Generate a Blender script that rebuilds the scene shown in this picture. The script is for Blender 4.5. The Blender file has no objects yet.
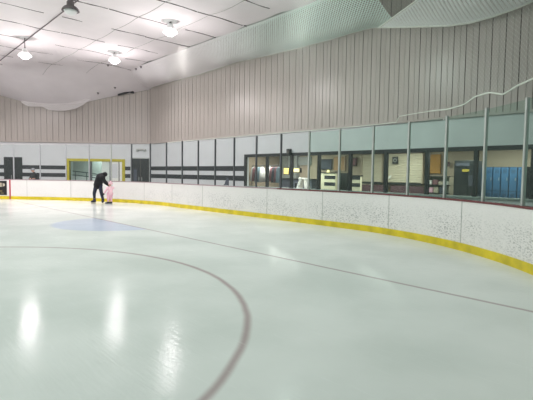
import bpy, bmesh, math, random
from mathutils import Matrix, Vector
random.seed(7)
S = bpy.context.scene
COL = S.collection

# ------------------------------------------------------------------ survey of the place
# camera at the near gate, eye height HC; X right, Y ahead.  Rink frame: u along the end boards,
# w away from the goal line towards the end wall.
FOC, PITCH, ROLL, HC, ANG = 445.18, .059, .014, 1.554, .738
UC, VC = 12.907, 5.713
sA, cA = math.sin(ANG), math.cos(ANG)
WE = 9.177          # end wall
YF = 31.0           # side wall across the ice
def uv(X, Y): return UC+X*sA-Y*cA, VC-X*cA-Y*sA
def XY(u, w):
    a = u-UC; b = -w-VC
    return a*sA-b*cA, -a*cA-b*sA
def ray(px, py):
    x = (px-266.5)/FOC; y = -(py-200)/FOC
    x, y = x*math.cos(ROLL)-y*math.sin(ROLL), x*math.sin(ROLL)+y*math.cos(ROLL)
    return x, math.cos(PITCH)+y*math.sin(PITCH), -math.sin(PITCH)+y*math.cos(PITCH)
def at_w(px, py, w):            # measured point on the plane w = const -> (u, w, z)
    d = ray(px, py); t = (VC+w)/(d[0]*cA+d[1]*sA)
    u, v = uv(d[0]*t, d[1]*t); return u, -v, HC+d[2]*t
def at_Y(px, py, Y):
    d = ray(px, py); t = Y/d[1]; return d[0]*t, Y, HC+d[2]*t
ox, oy = XY(0, 0)
RINK = Matrix.Translation((ox, oy, 0)) @ Matrix.Rotation(math.atan2(-cA, sA), 4, 'Z')
FLAT = Matrix.Identity(4)

# ------------------------------------------------------------------ materials
def mat(name, col, rough=.6, metal=0, spec=.5, noise=0, nscale=8, emis=None, estr=0, bump=0, bscale=40, nstretch=(1, 1, 1), coat=0):
    m = bpy.data.materials.new(name); m.use_nodes = True
    nt = m.node_tree; b = nt.nodes['Principled BSDF']
    b.inputs['Base Color'].default_value = (*col, 1)
    b.inputs['Roughness'].default_value = rough
    b.inputs['Metallic'].default_value = metal
    b.inputs['Specular IOR Level'].default_value = spec
    b.inputs['Coat Weight'].default_value = coat
    if emis:
        b.inputs['Emission Color'].default_value = (*emis, 1); b.inputs['Emission Strength'].default_value = estr
    if noise or bump:
        tc = nt.nodes.new('ShaderNodeTexCoord'); mp = nt.nodes.new('ShaderNodeMapping')
        mp.inputs['Scale'].default_value = nstretch
        nt.links.new(tc.outputs['Object'], mp.inputs[0])
    if noise:
        n = nt.nodes.new('ShaderNodeTexNoise'); n.inputs['Scale'].default_value = nscale; n.inputs['Detail'].default_value = 5
        r = nt.nodes.new('ShaderNodeMapRange')
        r.inputs[1].default_value = .3; r.inputs[2].default_value = .7
        r.inputs[3].default_value = 1-noise; r.inputs[4].default_value = 1+noise*.4
        mx = nt.nodes.new('ShaderNodeVectorMath'); mx.operation = 'SCALE'; mx.inputs[0].default_value = col
        nt.links.new(mp.outputs[0], n.inputs[0]); nt.links.new(n.outputs[0], r.inputs[0])
        nt.links.new(r.outputs[0], mx.inputs['Scale']); nt.links.new(mx.outputs[0], b.inputs['Base Color'])
    if bump:
        n2 = nt.nodes.new('ShaderNodeTexNoise'); n2.inputs['Scale'].default_value = bscale
        bp = nt.nodes.new('ShaderNodeBump'); bp.inputs['Strength'].default_value = bump; bp.inputs['Distance'].default_value = .02
        nt.links.new(mp.outputs[0], n2.inputs[0]); nt.links.new(n2.outputs[0], bp.inputs['Height']); nt.links.new(bp.outputs[0], b.inputs['Normal'])
    return m
def s(r, g, b):                # sRGB 0-255 to linear
    return tuple(((c/255)/12.92 if c/255 < .04 else ((c/255+.055)/1.055)**2.4) for c in (r, g, b))

class NB:                       # tiny helper for math graphs
    def __init__(self, m): self.nt = m.node_tree
    def link(self, a, b): self.nt.links.new(a, b)
    def m(self, op, a, b=None, c=None, clamp=False):
        n = self.nt.nodes.new('ShaderNodeMath'); n.operation = op; n.use_clamp = clamp
        for i, x in enumerate((a, b, c)):
            if x is None: continue
            if hasattr(x, 'links'): self.link(x, n.inputs[i])
            else: n.inputs[i].default_value = x
        return n.outputs[0]
    def ramp(self, x, lo, hi, a=0., b=1.):
        n = self.nt.nodes.new('ShaderNodeMapRange'); n.interpolation_type = 'SMOOTHSTEP'
        self.link(x, n.inputs[0])
        for i, v in zip((1, 2, 3, 4), (lo, hi, a, b)): n.inputs[i].default_value = v
        return n.outputs[0]
    def mix(self, f, a, b):
        n = self.nt.nodes.new('ShaderNodeMix'); n.data_type = 'RGBA'
        self.link(f, n.inputs[0])
        for i, x in ((6, a), (7, b)):
            if hasattr(x, 'links'): self.link(x, n.inputs[i])
            else: n.inputs[i].default_value = (*x, 1)
        return n.outputs[2]
    def noise(self, v, scale, detail=3):
        n = self.nt.nodes.new('ShaderNodeTexNoise'); n.inputs['Scale'].default_value = scale; n.inputs['Detail'].default_value = detail
        self.link(v, n.inputs[0]); return n.outputs[0]

def ice_material():
    m = mat('ice', s(214, 224, 220), .2); g = NB(m); nt = m.node_tree; b = nt.nodes['Principled BSDF']
    tc = nt.nodes.new('ShaderNodeTexCoord'); sp = nt.nodes.new('ShaderNodeSeparateXYZ'); g.link(tc.outputs['Object'], sp.inputs[0])
    # soft wobble so the paint under the ice looks blurred
    wob = g.noise(tc.outputs['Object'], 1.4); wob = g.m('MULTIPLY', g.m('SUBTRACT', wob, .5), .035)
    u = g.m('ADD', sp.outputs[0], wob); w = g.m('ADD', sp.outputs[1], wob)
    def dist(cu, cw):
        a = g.m('SUBTRACT', u, cu); c = g.m('SUBTRACT', w, cw)
        return g.m('SQRT', g.m('ADD', g.m('MULTIPLY', a, a), g.m('MULTIPLY', c, c)))
    rough_n = g.noise(tc.outputs['Object'], .55, 4)
    base = g.mix(g.ramp(rough_n, .3, .7), s(211, 216, 212), s(226, 229, 226))
    # blue crease
    d0 = dist(0, 0); cr = g.m('MULTIPLY', g.ramp(d0, 1.75, 1.95, 1, 0), g.m('LESS_THAN', w, 0.0))
    base = g.mix(g.m('MULTIPLY', cr, .48), base, s(168, 182, 226))
    # goal line
    gl = g.ramp(g.m('ABSOLUTE', w), .01, .055, 1, 0)
    base = g.mix(g.m('MULTIPLY', gl, .5), base, s(120, 62, 76))
    # face-off circles, spots
    for cu in (6.46, -6.46):
        d = dist(cu, -6.27)
        rg = g.ramp(g.m('ABSOLUTE', g.m('SUBTRACT', d, 4.57)), .0, .07, 1, 0)
        base = g.mix(g.m('MULTIPLY', rg, .52 if cu > 0 else .0), base, s(122, 52, 66))
        base = g.mix(g.m('MULTIPLY', g.ramp(d, .25, .33, 1, 0), .7), base, s(160, 50, 60))
    # skate scratches
    mp = nt.nodes.new('ShaderNodeMapping'); mp.inputs['Rotation'].default_value = (0, 0, .6); mp.inputs['Scale'].default_value = (1, 9, 1)
    g.link(tc.outputs['Object'], mp.inputs[0])
    sc = g.noise(mp.outputs[0], 2.2, 8)
    mp2 = nt.nodes.new('ShaderNodeMapping'); mp2.inputs['Rotation'].default_value = (0, 0, -.8); mp2.inputs['Scale'].default_value = (1, 12, 1)
    g.link(tc.outputs['Object'], mp2.inputs[0])
    sc2 = g.noise(mp2.outputs[0], 3.1, 8)
    scr = g.m('MAXIMUM', g.ramp(sc, .60, .72), g.ramp(sc2, .62, .74))
    base = g.mix(g.m('MULTIPLY', scr, .13), base, s(240, 243, 242))
    g.link(base, b.inputs['Base Color'])
    g.link(g.m('ADD', g.m('MULTIPLY', scr, .10), g.ramp(rough_n, .3, .7, .11, .17)), b.inputs['Roughness'])
    bp = nt.nodes.new('ShaderNodeBump'); bp.inputs['Strength'].default_value = .4; bp.inputs['Distance'].default_value = .004
    hgt = g.m('ADD', g.m('MULTIPLY', g.m('ADD', sc, sc2), .6), g.m('ADD', g.noise(tc.outputs['Object'], 7, 3), g.m('MULTIPLY', g.noise(tc.outputs['Object'], 38, 2), .35)))
    g.link(hgt, bp.inputs['Height']); g.link(bp.outputs[0], b.inputs['Normal'])
    b.inputs['Specular IOR Level'].default_value = .02
    return m

def board_material():
    m = mat('white_board_plastic', s(232, 230, 228), .35); g = NB(m); nt = m.node_tree; b = nt.nodes['Principled BSDF']
    tc = nt.nodes.new('ShaderNodeTexCoord'); sp = nt.nodes.new('ShaderNodeSeparateXYZ'); g.link(tc.outputs['Object'], sp.inputs[0])
    mp = nt.nodes.new('ShaderNodeMapping'); mp.inputs['Scale'].default_value = (1, 1, 2.5); g.link(tc.outputs['Object'], mp.inputs[0])
    n1 = g.noise(mp.outputs[0], 17, 6); n2 = g.noise(tc.outputs['Object'], 1.1, 3)
    mask = g.m('MULTIPLY', g.ramp(n1, .44, .72), g.ramp(n2, .3, .65, .25, 1))
    zf = g.m('MULTIPLY', g.ramp(sp.outputs[2], .17, .3, .75, 1), g.ramp(sp.outputs[2], .5, .95, 1, .12))
    xf = g.ramp(sp.outputs[0], -9, -1, .25, 1)
    g.link(g.mix(g.m('MULTIPLY', g.m('MULTIPLY', mask, g.m('MULTIPLY', zf, xf)), .6), s(236, 233, 231), s(96, 100, 98)), b.inputs['Base Color'])
    return m

def net_material(name, col, cell, green=None):
    m = mat(name, col, .8); g = NB(m); nt = m.node_tree; b = nt.nodes['Principled BSDF']
    uvn = nt.nodes.new('ShaderNodeUVMap'); uvn.uv_map = 'UVMap'; sp = nt.nodes.new('ShaderNodeSeparateXYZ'); g.link(uvn.outputs[0], sp.inputs[0])
    at = nt.nodes.new('ShaderNodeAttribute'); at.attribute_name = 'weave'
    a = g.m('ADD', sp.outputs[0], sp.outputs[1]); c = g.m('SUBTRACT', sp.outputs[0], sp.outputs[1])
    k = math.pi/cell/1.414
    ab = g.m('ABSOLUTE', g.m('MULTIPLY', g.m('SINE', g.m('MULTIPLY', a, k)), g.m('SINE', g.m('MULTIPLY', c, k))))
    al = g.m('LESS_THAN', ab, at.outputs['Fac'])
    tr = nt.nodes.new('ShaderNodeBsdfTransparent'); tl = nt.nodes.new('ShaderNodeBsdfTranslucent'); df = nt.nodes.new('ShaderNodeBsdfDiffuse')
    tl.inputs[0].default_value = (*col, 1); df.inputs[0].default_value = (*col, 1)
    if green:
        tco = nt.nodes.new('ShaderNodeTexCoord'); sx = nt.nodes.new('ShaderNodeSeparateXYZ'); g.link(tco.outputs['Object'], sx.inputs[0])
        cc = g.mix(g.ramp(sx.outputs[0], 7, 16), col, green)
        g.link(cc, tl.inputs[0]); g.link(cc, df.inputs[0])
    m1 = nt.nodes.new('ShaderNodeMixShader'); m1.inputs[0].default_value = .3; g.link(df.outputs[0], m1.inputs[1]); g.link(tl.outputs[0], m1.inputs[2])
    m2 = nt.nodes.new('ShaderNodeMixShader'); g.link(al, m2.inputs[0]); g.link(tr.outputs[0], m2.inputs[1]); g.link(m1.outputs[0], m2.inputs[2])
    g.link(m2.outputs[0], nt.nodes['Material Output'].inputs[0])
    return m

def glass_material(name, tint, refl=.06, rough=.02):
    m = bpy.data.materials.new(name); m.use_nodes = True; nt = m.node_tree; nt.nodes.remove(nt.nodes['Principled BSDF'])
    tr = nt.nodes.new('ShaderNodeBsdfTransparent'); tr.inputs[0].default_value = (*tint, 1)
    gl = nt.nodes.new('ShaderNodeBsdfGlossy'); gl.inputs['Roughness'].default_value = rough
    df = nt.nodes.new('ShaderNodeBsdfDiffuse'); df.inputs[0].default_value = (.75, .85, .8, 1)
    fr = nt.nodes.new('ShaderNodeFresnel'); fr.inputs[0].default_value = 1.45
    mm = nt.nodes.new('ShaderNodeMath'); mm.operation = 'MULTIPLY_ADD'; mm.inputs[1].default_value = .09; mm.inputs[2].default_value = 0
    ge = nt.nodes.new('ShaderNodeNewGeometry'); bf = nt.nodes.new('ShaderNodeMath'); bf.operation = 'SUBTRACT'; bf.inputs[0].default_value = 1
    nt.links.new(ge.outputs['Backfacing'], bf.inputs[1]); mk = nt.nodes.new('ShaderNodeMath'); mk.operation = 'MULTIPLY'
    nt.links.new(fr.outputs[0], mk.inputs[0]); nt.links.new(bf.outputs[0], mk.inputs[1]); nt.links.new(mk.outputs[0], mm.inputs[0])
    a = nt.nodes.new('ShaderNodeMixShader'); a.inputs[0].default_value = refl; nt.links.new(tr.outputs[0], a.inputs[1]); nt.links.new(df.outputs[0], a.inputs[2])
    x = nt.nodes.new('ShaderNodeMixShader'); nt.links.new(mm.outputs[0], x.inputs[0]); nt.links.new(a.outputs[0], x.inputs[1]); nt.links.new(gl.outputs[0], x.inputs[2])
    nt.links.new(x.outputs[0], nt.nodes['Material Output'].inputs[0])
    return m

M = dict(
    ice=ice_material(), board=board_material(),
    yellow=mat('yellow_kick_plate', s(226, 204, 40), .45, noise=.25, nscale=3),
    red=mat('dark_red_cap', s(112, 50, 54), .5, noise=.2), redline=mat('red_line_paint', s(190, 40, 70), .5),
    seam=mat('seam_grey', s(176, 176, 172), .7),
    siding=mat('ribbed_steel_siding', s(182, 175, 168), .3, spec=.5, noise=.06, nscale=1.2, nstretch=(1, 1, .2)),
    groove=mat('siding_groove', s(100, 94, 90), .6),
    paint=mat('white_wall_paint', s(214, 216, 217), .55, noise=.04, nscale=2),
    stripe=mat('black_stripe_paint', s(40, 43, 48), .55, noise=.15),
    frame=mat('black_window_frame', s(38, 40, 42), .45, noise=.1),
    door=mat('black_door', s(36, 40, 42), .45, noise=.2, nscale=3),
    yframe=mat('yellow_frame_paint', s(190, 178, 52), .5, noise=.12),
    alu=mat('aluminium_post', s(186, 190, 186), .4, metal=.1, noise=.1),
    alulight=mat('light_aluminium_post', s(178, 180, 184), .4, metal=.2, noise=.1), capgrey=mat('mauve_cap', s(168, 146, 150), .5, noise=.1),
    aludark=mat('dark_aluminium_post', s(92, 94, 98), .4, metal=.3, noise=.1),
    glass=glass_material('rink_glass', (.88, .955, .925), .018),
    fglass=glass_material('far_rink_glass', (.94, .965, .962), .018),
    wglass=glass_material('window_glass', (.95, .975, .97), .01),
    fabric=mat('white_ceiling_fabric', s(238, 233, 234), .7, noise=.05, nscale=.8, bump=.5, bscale=1.6),
    seamd=mat('dark_ceiling_seam', s(96, 88, 90), .8),
    roofd=mat('pale_roof_void', s(206, 210, 206), .8),
    net=net_material('white_netting', s(253, 250, 250), .085, s(236, 252, 243)), netfold=net_material('pale_green_netting', s(250, 254, 250), .095),
    netf=net_material('fine_netting', s(214, 216, 208), .065),
    rope=mat('white_rope', s(222, 226, 216), .7, noise=.1),
    lampbody=mat('grey_lamp_housing', s(120, 115, 116), .5, metal=.4), lampwhite=mat('white_lamp_reflector', s(240, 240, 240), .4),
    bulb=mat('lit_lens', (1, 1, 1), .5, emis=(1, .97, .98), estr=14), bulbsoft=mat('lit_reflector', (1, 1, 1), .5, emis=(1, .96, .97), estr=1.5),
    black=mat('black_cloth', s(26, 27, 32), .85, noise=.2, nscale=12), jeans=mat('dark_denim', s(48, 52, 70), .85, noise=.2, nscale=14),
    skin=mat('skin', s(206, 160, 140), .6), pink=mat('pink_snowsuit', s(244, 202, 214), .8, noise=.15, nscale=9),
    pinkd=mat('deeper_pink', s(236, 184, 202), .8), hair=mat('dark_hair', s(34, 28, 26), .8), skate=mat('dark_skate_boot', s(40, 36, 60), .5),
    steel=mat('skate_blade', s(190, 190, 195), .3, metal=.8), eye=mat('dark_eye', s(20, 20, 20), .3), lips=mat('lips', s(170, 95, 95), .6),
    greycap=mat('grey_cap', s(150, 150, 156), .8),
    tan=mat('lobby_tan_wall', s(178, 164, 144), .7, noise=.05), lobbyfloor=mat('lobby_rubber_floor', s(78, 66, 70), .8, noise=.2),
    cream=mat('cream_panel', s(200, 190, 168), .6, noise=.05), lockb=mat('blue_locker', s(54, 96, 132), .45, noise=.15, nscale=3),
    lockd=mat('locker_shadow', s(24, 44, 66), .6), vend=mat('charcoal_machine', s(44, 48, 50), .4, noise=.2), ylabel=mat('yellow_label', s(196, 176, 70), .5),
    ochre=mat('ochre_board', s(176, 128, 52), .7, noise=.15), wood=mat('tan_wood', s(176, 140, 100), .6, noise=.2, nstretch=(1, 1, .1), nscale=10),
    counterc=mat('pale_cream_laminate', s(232, 224, 196), .5, noise=.04),
    maroon=mat('maroon_panel', s(92, 62, 70), .7, noise=.2), whitep=mat('white_plastic', s(238, 238, 232), .4, noise=.03),
    litsign=mat('lit_yellow_sign', s(236, 206, 120), .5, emis=s(250, 215, 130), estr=.7), litcream=mat('lit_cream_sign', s(240, 225, 160), .5, emis=s(245, 225, 150), estr=.8),
    greyroom=mat('grey_green_room', s(158, 164, 160), .7, noise=.12, nscale=2), rail=mat('dark_rail', s(60, 72, 74), .5),
    coatr=mat('dusty_red_cloth', s(142, 100, 106), .9, noise=.2), coatb=mat('blue_grey_cloth', s(124, 144, 156), .9, noise=.2), coatw=mat('off_white_cloth', s(205, 205, 205), .9, noise=.1), coatg=mat('slate_cloth', s(84, 88, 100), .9, noise=.2),
    adblack=mat('ad_black', s(34, 30, 32), .4), adcream=mat('ad_cream', s(206, 196, 176), .5), adolive=mat('ad_olive', s(112, 104, 72), .5),
    sill=mat('grey_sill', s(150, 160, 156), .5),
)

# ------------------------------------------------------------------ geometry
class MB:
    def __init__(self): self.v = []; self.f = []
    def add(self, vs, fs):
        n = len(self.v); self.v += [tuple(a) for a in vs]; self.f += [tuple(i+n for i in q) for q in fs]; return self
    def box(self, x0, x1, y0, y1, z0, z1):
        return self.add([(x0,y0,z0),(x1,y0,z0),(x1,y1,z0),(x0,y1,z0),(x0,y0,z1),(x1,y0,z1),(x1,y1,z1),(x0,y1,z1)],
                        [(0,3,2,1),(4,5,6,7),(0,1,5,4),(1,2,6,5),(2,3,7,6),(3,0,4,7)])
    def bar(self, a, b, w, h=None, up=(0, 0, 1)):
        a = Vector(a); b = Vector(b); h = h or w; d = (b-a).normalized(); U = Vector(up)
        if abs(d.dot(U)) > .98: U = Vector((1, 0, 0))
        r = d.cross(U).normalized(); q = r.cross(d).normalized()
        vs = [p+r*i*w/2+q*j*h/2 for p in (a, b) for i, j in ((-1,-1),(1,-1),(1,1),(-1,1))]
        return self.add(vs, [(0,1,2,3),(7,6,5,4),(0,4,5,1),(1,5,6,2),(2,6,7,3),(3,7,4,0)])
    def tube(self, pts, r, n=8, caps=True):
        pts = [Vector(p) for p in pts]; rs = r if isinstance(r, (list, tuple)) else [r]*len(pts); rings = []
        base = len(self.v); vs = []; fs = []
        for i, p in enumerate(pts):
            d = (pts[min(i+1, len(pts)-1)]-pts[max(i-1, 0)]).normalized()
            U = Vector((0, 0, 1)) if abs(d.z) < .95 else Vector((1, 0, 0))
            a = d.cross(U).normalized(); b = a.cross(d).normalized()
            for k in range(n):
                t = 2*math.pi*k/n; vs.append(p+(a*math.cos(t)+b*math.sin(t))*rs[i])
        for i in range(len(pts)-1):
            for k in range(n): fs.append((i*n+k, i*n+(k+1) % n, (i+1)*n+(k+1) % n, (i+1)*n+k))
        if caps: fs.append(tuple(range(n))[::-1]); fs.append(tuple(range((len(pts)-1)*n, len(pts)*n)))
        return self.add(vs, fs)
    def lathe(self, c, prof, n=24, axis='z'):
        vs = []; fs = []
        for r, z in prof:
            for k in range(n):
                t = 2*math.pi*k/n; p = (r*math.cos(t), r*math.sin(t), z)
                if axis == 'y': p = (p[0], p[2], p[1])
                vs.append((c[0]+p[0], c[1]+p[1], c[2]+p[2]))
        for i in range(len(prof)-1):
            for k in range(n): fs.append((i*n+k, i*n+(k+1) % n, (i+1)*n+(k+1) % n, (i+1)*n+k))
        return self.add(vs, fs)
    def ell(self, c, r, n=12, rot=None):
        vs = []; fs = []
        for i in range(n+1):
            ph = math.pi*i/n
            for k in range(2*n):
                t = math.pi*k/n; p = Vector((math.sin(ph)*math.cos(t)*r[0], math.sin(ph)*math.sin(t)*r[1], math.cos(ph)*r[2]))
                if rot: p = rot @ p
                vs.append(Vector(c)+p)
        for i in range(n):
            for k in range(2*n): fs.append((i*2*n+k, i*2*n+(k+1) % (2*n), (i+1)*2*n+(k+1) % (2*n), (i+1)*2*n+k))
        return self.add(vs, fs)
    def limb(self, a, b, ra, rb):
        self.tube([a, b], [ra, rb], 12); self.ell(a, (ra,)*3, 6); self.ell(b, (rb,)*3, 6); return self

def finish(me, smooth=False, bevel=0):
    bm = bmesh.new(); bm.from_mesh(me)
    bmesh.ops.remove_doubles(bm, verts=bm.verts, dist=1e-6); bmesh.ops.recalc_face_normals(bm, faces=bm.faces)
    bm.to_mesh(me); bm.free()
    if smooth:
        for p in me.polygons: p.use_smooth = True

def tag(o, label=None, cat=None, group=None, kind=None):
    if label: o['label'] = label
    if cat: o['category'] = cat
    if group: o['group'] = group
    if kind: o['kind'] = kind
    return o
def link(name, mb, m, parent=None, frame=RINK, base=(0, 0, 0), smooth=False, bevel=0, remesh=0, raw=False):
    """one mesh object; geometry is given in the frame's coordinates, the origin is put at base"""
    if parent is not None: base = tuple(parent['_b'])
    me = bpy.data.meshes.new(name)
    me.from_pydata([(x-base[0], y-base[1], z-base[2]) for x, y, z in mb.v], [], mb.f)
    if not raw: finish(me, smooth)
    elif smooth:
        for p in me.polygons: p.use_smooth = True
    me.materials.append(m); o = bpy.data.objects.new(name, me); COL.objects.link(o); o['_b'] = base
    if parent is not None: o.parent = parent
    else: o.matrix_world = frame @ Matrix.Translation(base)
    if bevel:
        b = o.modifiers.new('bevel', 'BEVEL'); b.width = bevel; b.segments = 2; b.limit_method = 'ANGLE'
    if remesh:
        r = o.modifiers.new('remesh', 'REMESH'); r.mode = 'VOXEL'; r.voxel_size = remesh; r.use_smooth_shade = True
        q = o.modifiers.new('smooth', 'SMOOTH'); q.iterations = 3
    return o
def empty(name, base, label, cat, group=None, frame=RINK):
    o = bpy.data.objects.new(name, None); COL.objects.link(o); o.empty_display_size = .1
    o.matrix_world = frame @ Matrix.Translation(base); o['_b'] = base
    return tag(o, label, cat, group)
def struct(name, mb, m, parent=None, frame=RINK, **k):
    o = link(name, mb, m, parent, frame, **k); o['kind'] = 'structure'; return o

# ------------------------------------------------------------------ ice floor
fl = MB(); fl.add([(-22, -12, 0), (16, -12, 0), (16, 4.62, 0), (-22, 4.62, 0)], [(0, 1, 2, 3)])
# the ice sheet is the area inside the boards; built below once the outline is known

# outline of the boards, on the ice (world X, Y), from far side round the corner, along the end, round the near corner
pts = [(-24, 24.1), (-20, 24.0), (-17, 23.9), (-14.29, 23.8), (-12.6, 23.68), (-10.94, 23.47), (-9.7, 23.26), (-8.6, 22.98), (-7.4, 22.53), (-6.2, 21.83), (-5.0, 20.88)]
for u in (-4.6, -3.6, -2.4, -1.2, 0, 1.2, 2.4, 3.6): pts.append(XY(u, 4.646))
R = 8.292; cu, cw = 12.967-R, 4.646-R
for k in range(1, 15):
    t = math.radians(90-90*k/14); pts.append(XY(cu+R*math.cos(t), cw+R*math.sin(t)))
pts.append(XY(12.967, -4.6))
def catmull(p, n=10):
    out = []
    for i in range(len(p)-1):
        a, b, c, d = p[max(i-1, 0)], p[i], p[i+1], p[min(i+2, len(p)-1)]
        for k in range(n):
            t = k/n
            out.append(tuple(.5*((2*b[j])+(-a[j]+c[j])*t+(2*a[j]-5*b[j]+4*c[j]-d[j])*t*t+(-a[j]+3*b[j]-3*c[j]+d[j])*t**3) for j in (0, 1)))
    out.append(p[-1]); return out
dense = catmull(pts); acc = [0]
for a, b in zip(dense, dense[1:]): acc.append(acc[-1]+math.dist(a, b))
LEN = acc[-1]
def path(sv):                   # arc length -> point, outward normal
    sv = min(max(sv, 0), LEN-1e-6); lo = 0; hi = len(acc)-1
    while hi-lo > 1:
        mid = (lo+hi)//2
        if acc[mid] <= sv: lo = mid
        else: hi = mid
    t = (sv-acc[lo])/(acc[hi]-acc[lo]); a, b = dense[lo], dense[hi]
    dx, dy = b[0]-a[0], b[1]-a[1]; l = math.hypot(dx, dy)
    return (a[0]+dx*t, a[1]+dy*t), (-dy/l, dx/l), (dx/l, dy/l)
def near(x, y):
    i = min(range(len(dense)), key=lambda i: (dense[i][0]-x)**2+(dense[i][1]-y)**2); return acc[i]
def off(sv, d, z):
    p, n, _ = path(sv); return (p[0]+n[0]*d, p[1]+n[1]*d, z)
def sweep(mb, s0, s1, d0, d1, z0, z1, step=.3):
    n = max(1, int((s1-s0)/step)); vs = []; fs = []
    for i in range(n+1):
        q = s0+(s1-s0)*i/n
        vs += [off(q, d0, z0), off(q, d1, z0), off(q, d1, z1), off(q, d0, z1)]
    for i in range(n):
        a = i*4
        for k in range(4): fs.append((a+k, a+(k+1) % 4, a+4+(k+1) % 4, a+4+k))
    fs += [(3, 2, 1, 0), (n*4, n*4+1, n*4+2, n*4+3)]
    return mb.add(vs, fs)

inv = RINK.inverted()
ice = MB(); ring = [inv @ Vector((*off(acc[-1]*i/160, .05, 0)[:2], 0)) for i in range(161)]
tail = [inv @ Vector((p[0], p[1], 0)) for p in (XY(12.967, -14), (-24, -3))]
ring += tail
ice.add(ring, [tuple(range(len(ring)))])
fo = struct('floor', ice, M['ice'], raw=True)
me = fo.data
bm = bmesh.new(); bm.from_mesh(me)
bmesh.ops.triangulate(bm, faces=bm.faces); bm.normal_update()
if sum(f.normal.z for f in bm.faces) < 0: bmesh.ops.reverse_faces(bm, faces=bm.faces)
bm.to_mesh(me); bm.free()

# walkway of dark rubber round the rink and lobby floor
wk = MB(); wk.box(-30, 22, -30, 20, -.06, -.03)
struct('floor_walkway', wk, M['lobbyfloor'])

# ------------------------------------------------------------------ dasher boards
def pxof(X, Y, Z):
    Z = Z-HC; yc = Z*math.cos(PITCH)+Y*math.sin(PITCH); dep = Y*math.cos(PITCH)-Z*math.sin(PITCH); xc = X/dep; yc /= dep
    return 266.5+FOC*(xc*math.cos(ROLL)+yc*math.sin(ROLL)), 200-FOC*(-xc*math.sin(ROLL)+yc*math.cos(ROLL))
db = empty('rink_boards', (0, 0, 0), 'white scuffed ice rink boards with yellow kick strip curving round the ice', 'rink boards', frame=FLAT)
seams = [near(*at[:2]) for at in ((-19.5, 24), (-17.1, 23.9), (-14.8, 23.8), (-12.7, 23.7), (-10.3, 23.4), (-7.9, 22.7), (-5.9, 21.6), (-4.2, 20.1), (-2.55, 18.3), (.03, 15.35), (1.66, 13.5), (3.18, 11.5), (4.12, 9.3), (3.9, 5.6))]
seams[9:13] = [min((seams[9]-1+j*.02 for j in range(601)), key=lambda t: abs(pxof(*off(t, 0, .6))[0]-m_)) for m_ in (267, 322.5, 389, 461)]
edges = [0]+seams+[LEN]
for a, b in zip(edges, edges[1:]):
    mb = MB(); sweep(mb, a+.004, b-.004, 0, .06, .02, 1.035)
    link('board_panel', mb, M['board'], db)
mb = MB(); sweep(mb, 0, LEN, .01, .05, .02, 1.03, .3); link('backing_frame', mb, M['seam'], db)
mb = MB(); sweep(mb, 0, LEN, -.014, .0, 0, .165); link('kick_strip', mb, M['yellow'], db)
qm = near(.4, 15); mb = MB(); sweep(mb, 0, qm, -.015, .16, 1.035, 1.07); o = link('cap_rail', mb, M['capgrey'], db); o['label'] = 'pale mauve cap rail'
mb = MB(); sweep(mb, qm, LEN, -.015, .16, 1.035, 1.07); o = link('cap_rail', mb, M['red'], db); o['label'] = 'dark red cap rail'
for q in seams:
    mb = MB(); sweep(mb, q-.007, q+.007, -.006, .0, .165, 1.033); link('seam_strip', mb, M['seam'], db)
sr = near(-13.72, 23.78)
mb = MB(); sweep(mb, sr-.032, sr+.032, -.018, .0, 0, 1.036); o = link('red_line', mb, M['redline'], db); o['label'] = 'red goal line painted up the boards'

# advertising sheet on the far boards
ap = empty('advert_sheet', off(near(-15, 23.85), -.02, .2), 'black advertising sheet with pale lettering on white rink boards', 'advert', frame=FLAT)
mb = MB(); s0, s1 = near(-16.3, 23.87), near(-13.93, 23.8); sweep(mb, s0, s1, -.012, -.002, .22, .98); link('sheet', mb, M['adblack'], ap)
mb = MB(); random.seed(3)
q = s0+.08
while q < s1-.12:
    w_ = random.uniform(.07, .14)
    sweep(mb, q, q+.03, -.018, -.012, .66, .86, .2); sweep(mb, q, q+w_, -.018, -.012, .83 if random.random() < .5 else .66, .87 if random.random() < .5 else .70, .2)
    q += w_+.06
mb.v = [v for v in mb.v]; link('lettering', mb, M['adcream'], ap)
mb = MB(); q = s0+.1
while q < s1-.3:
    w_ = random.uniform(.1, .3); z = random.uniform(.27, .5); sweep(mb, q, q+w_, -.017, -.012, z, z+random.uniform(.03, .09), .2); q += w_*.7
link('picture_detail', mb, M['adolive'], ap)

# ------------------------------------------------------------------ posts and glass panes
PP = [(-19.8, 24), (-18.2, 23.95), (-16.6, 23.9), (-15.1, 23.83), (-13.6, 23.75), (-12.07, 23.61), (-10.63, 23.49), (-9.37, 23.38), (-8.08, 23.01), (-6.85, 22.45), (-5.69, 21.61), (-4.67, 20.62), (-3.76, 19.64),
      (-2.89, 18.6), (-2.06, 17.62), (-1.22, 16.71), (-.36, 15.76), (.49, 14.78), (1.32, 13.81), (2.12, 12.89), (2.86, 11.91), (3.49, 10.86), (3.99, 9.8), (4.19, 8.41), (4.25, 7.16), (3.95, 5.8), (3.4, 4.6)]
PS = [near(*p) for p in PP]
measured = [14, 40.3, 66.2, 89.3, 111.3, 131.7, 150.3, 166.5, 182, 198, 215, 233.8, 256, 280.7, 308.3, 338.5, 371.8, 407, 444, 483.2, 522.8]   # where each post meets the boards
for k, mx_ in enumerate(measured):
    q = PS[4+k]
    PS[4+k] = min((q-1.2+j*.02 for j in range(121)), key=lambda t: abs(pxof(*off(t, .065, 1.07))[0]-mx_))
GT = 2.9
def gtop(i): return 2.9 if i < 13 else 2.86
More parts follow.
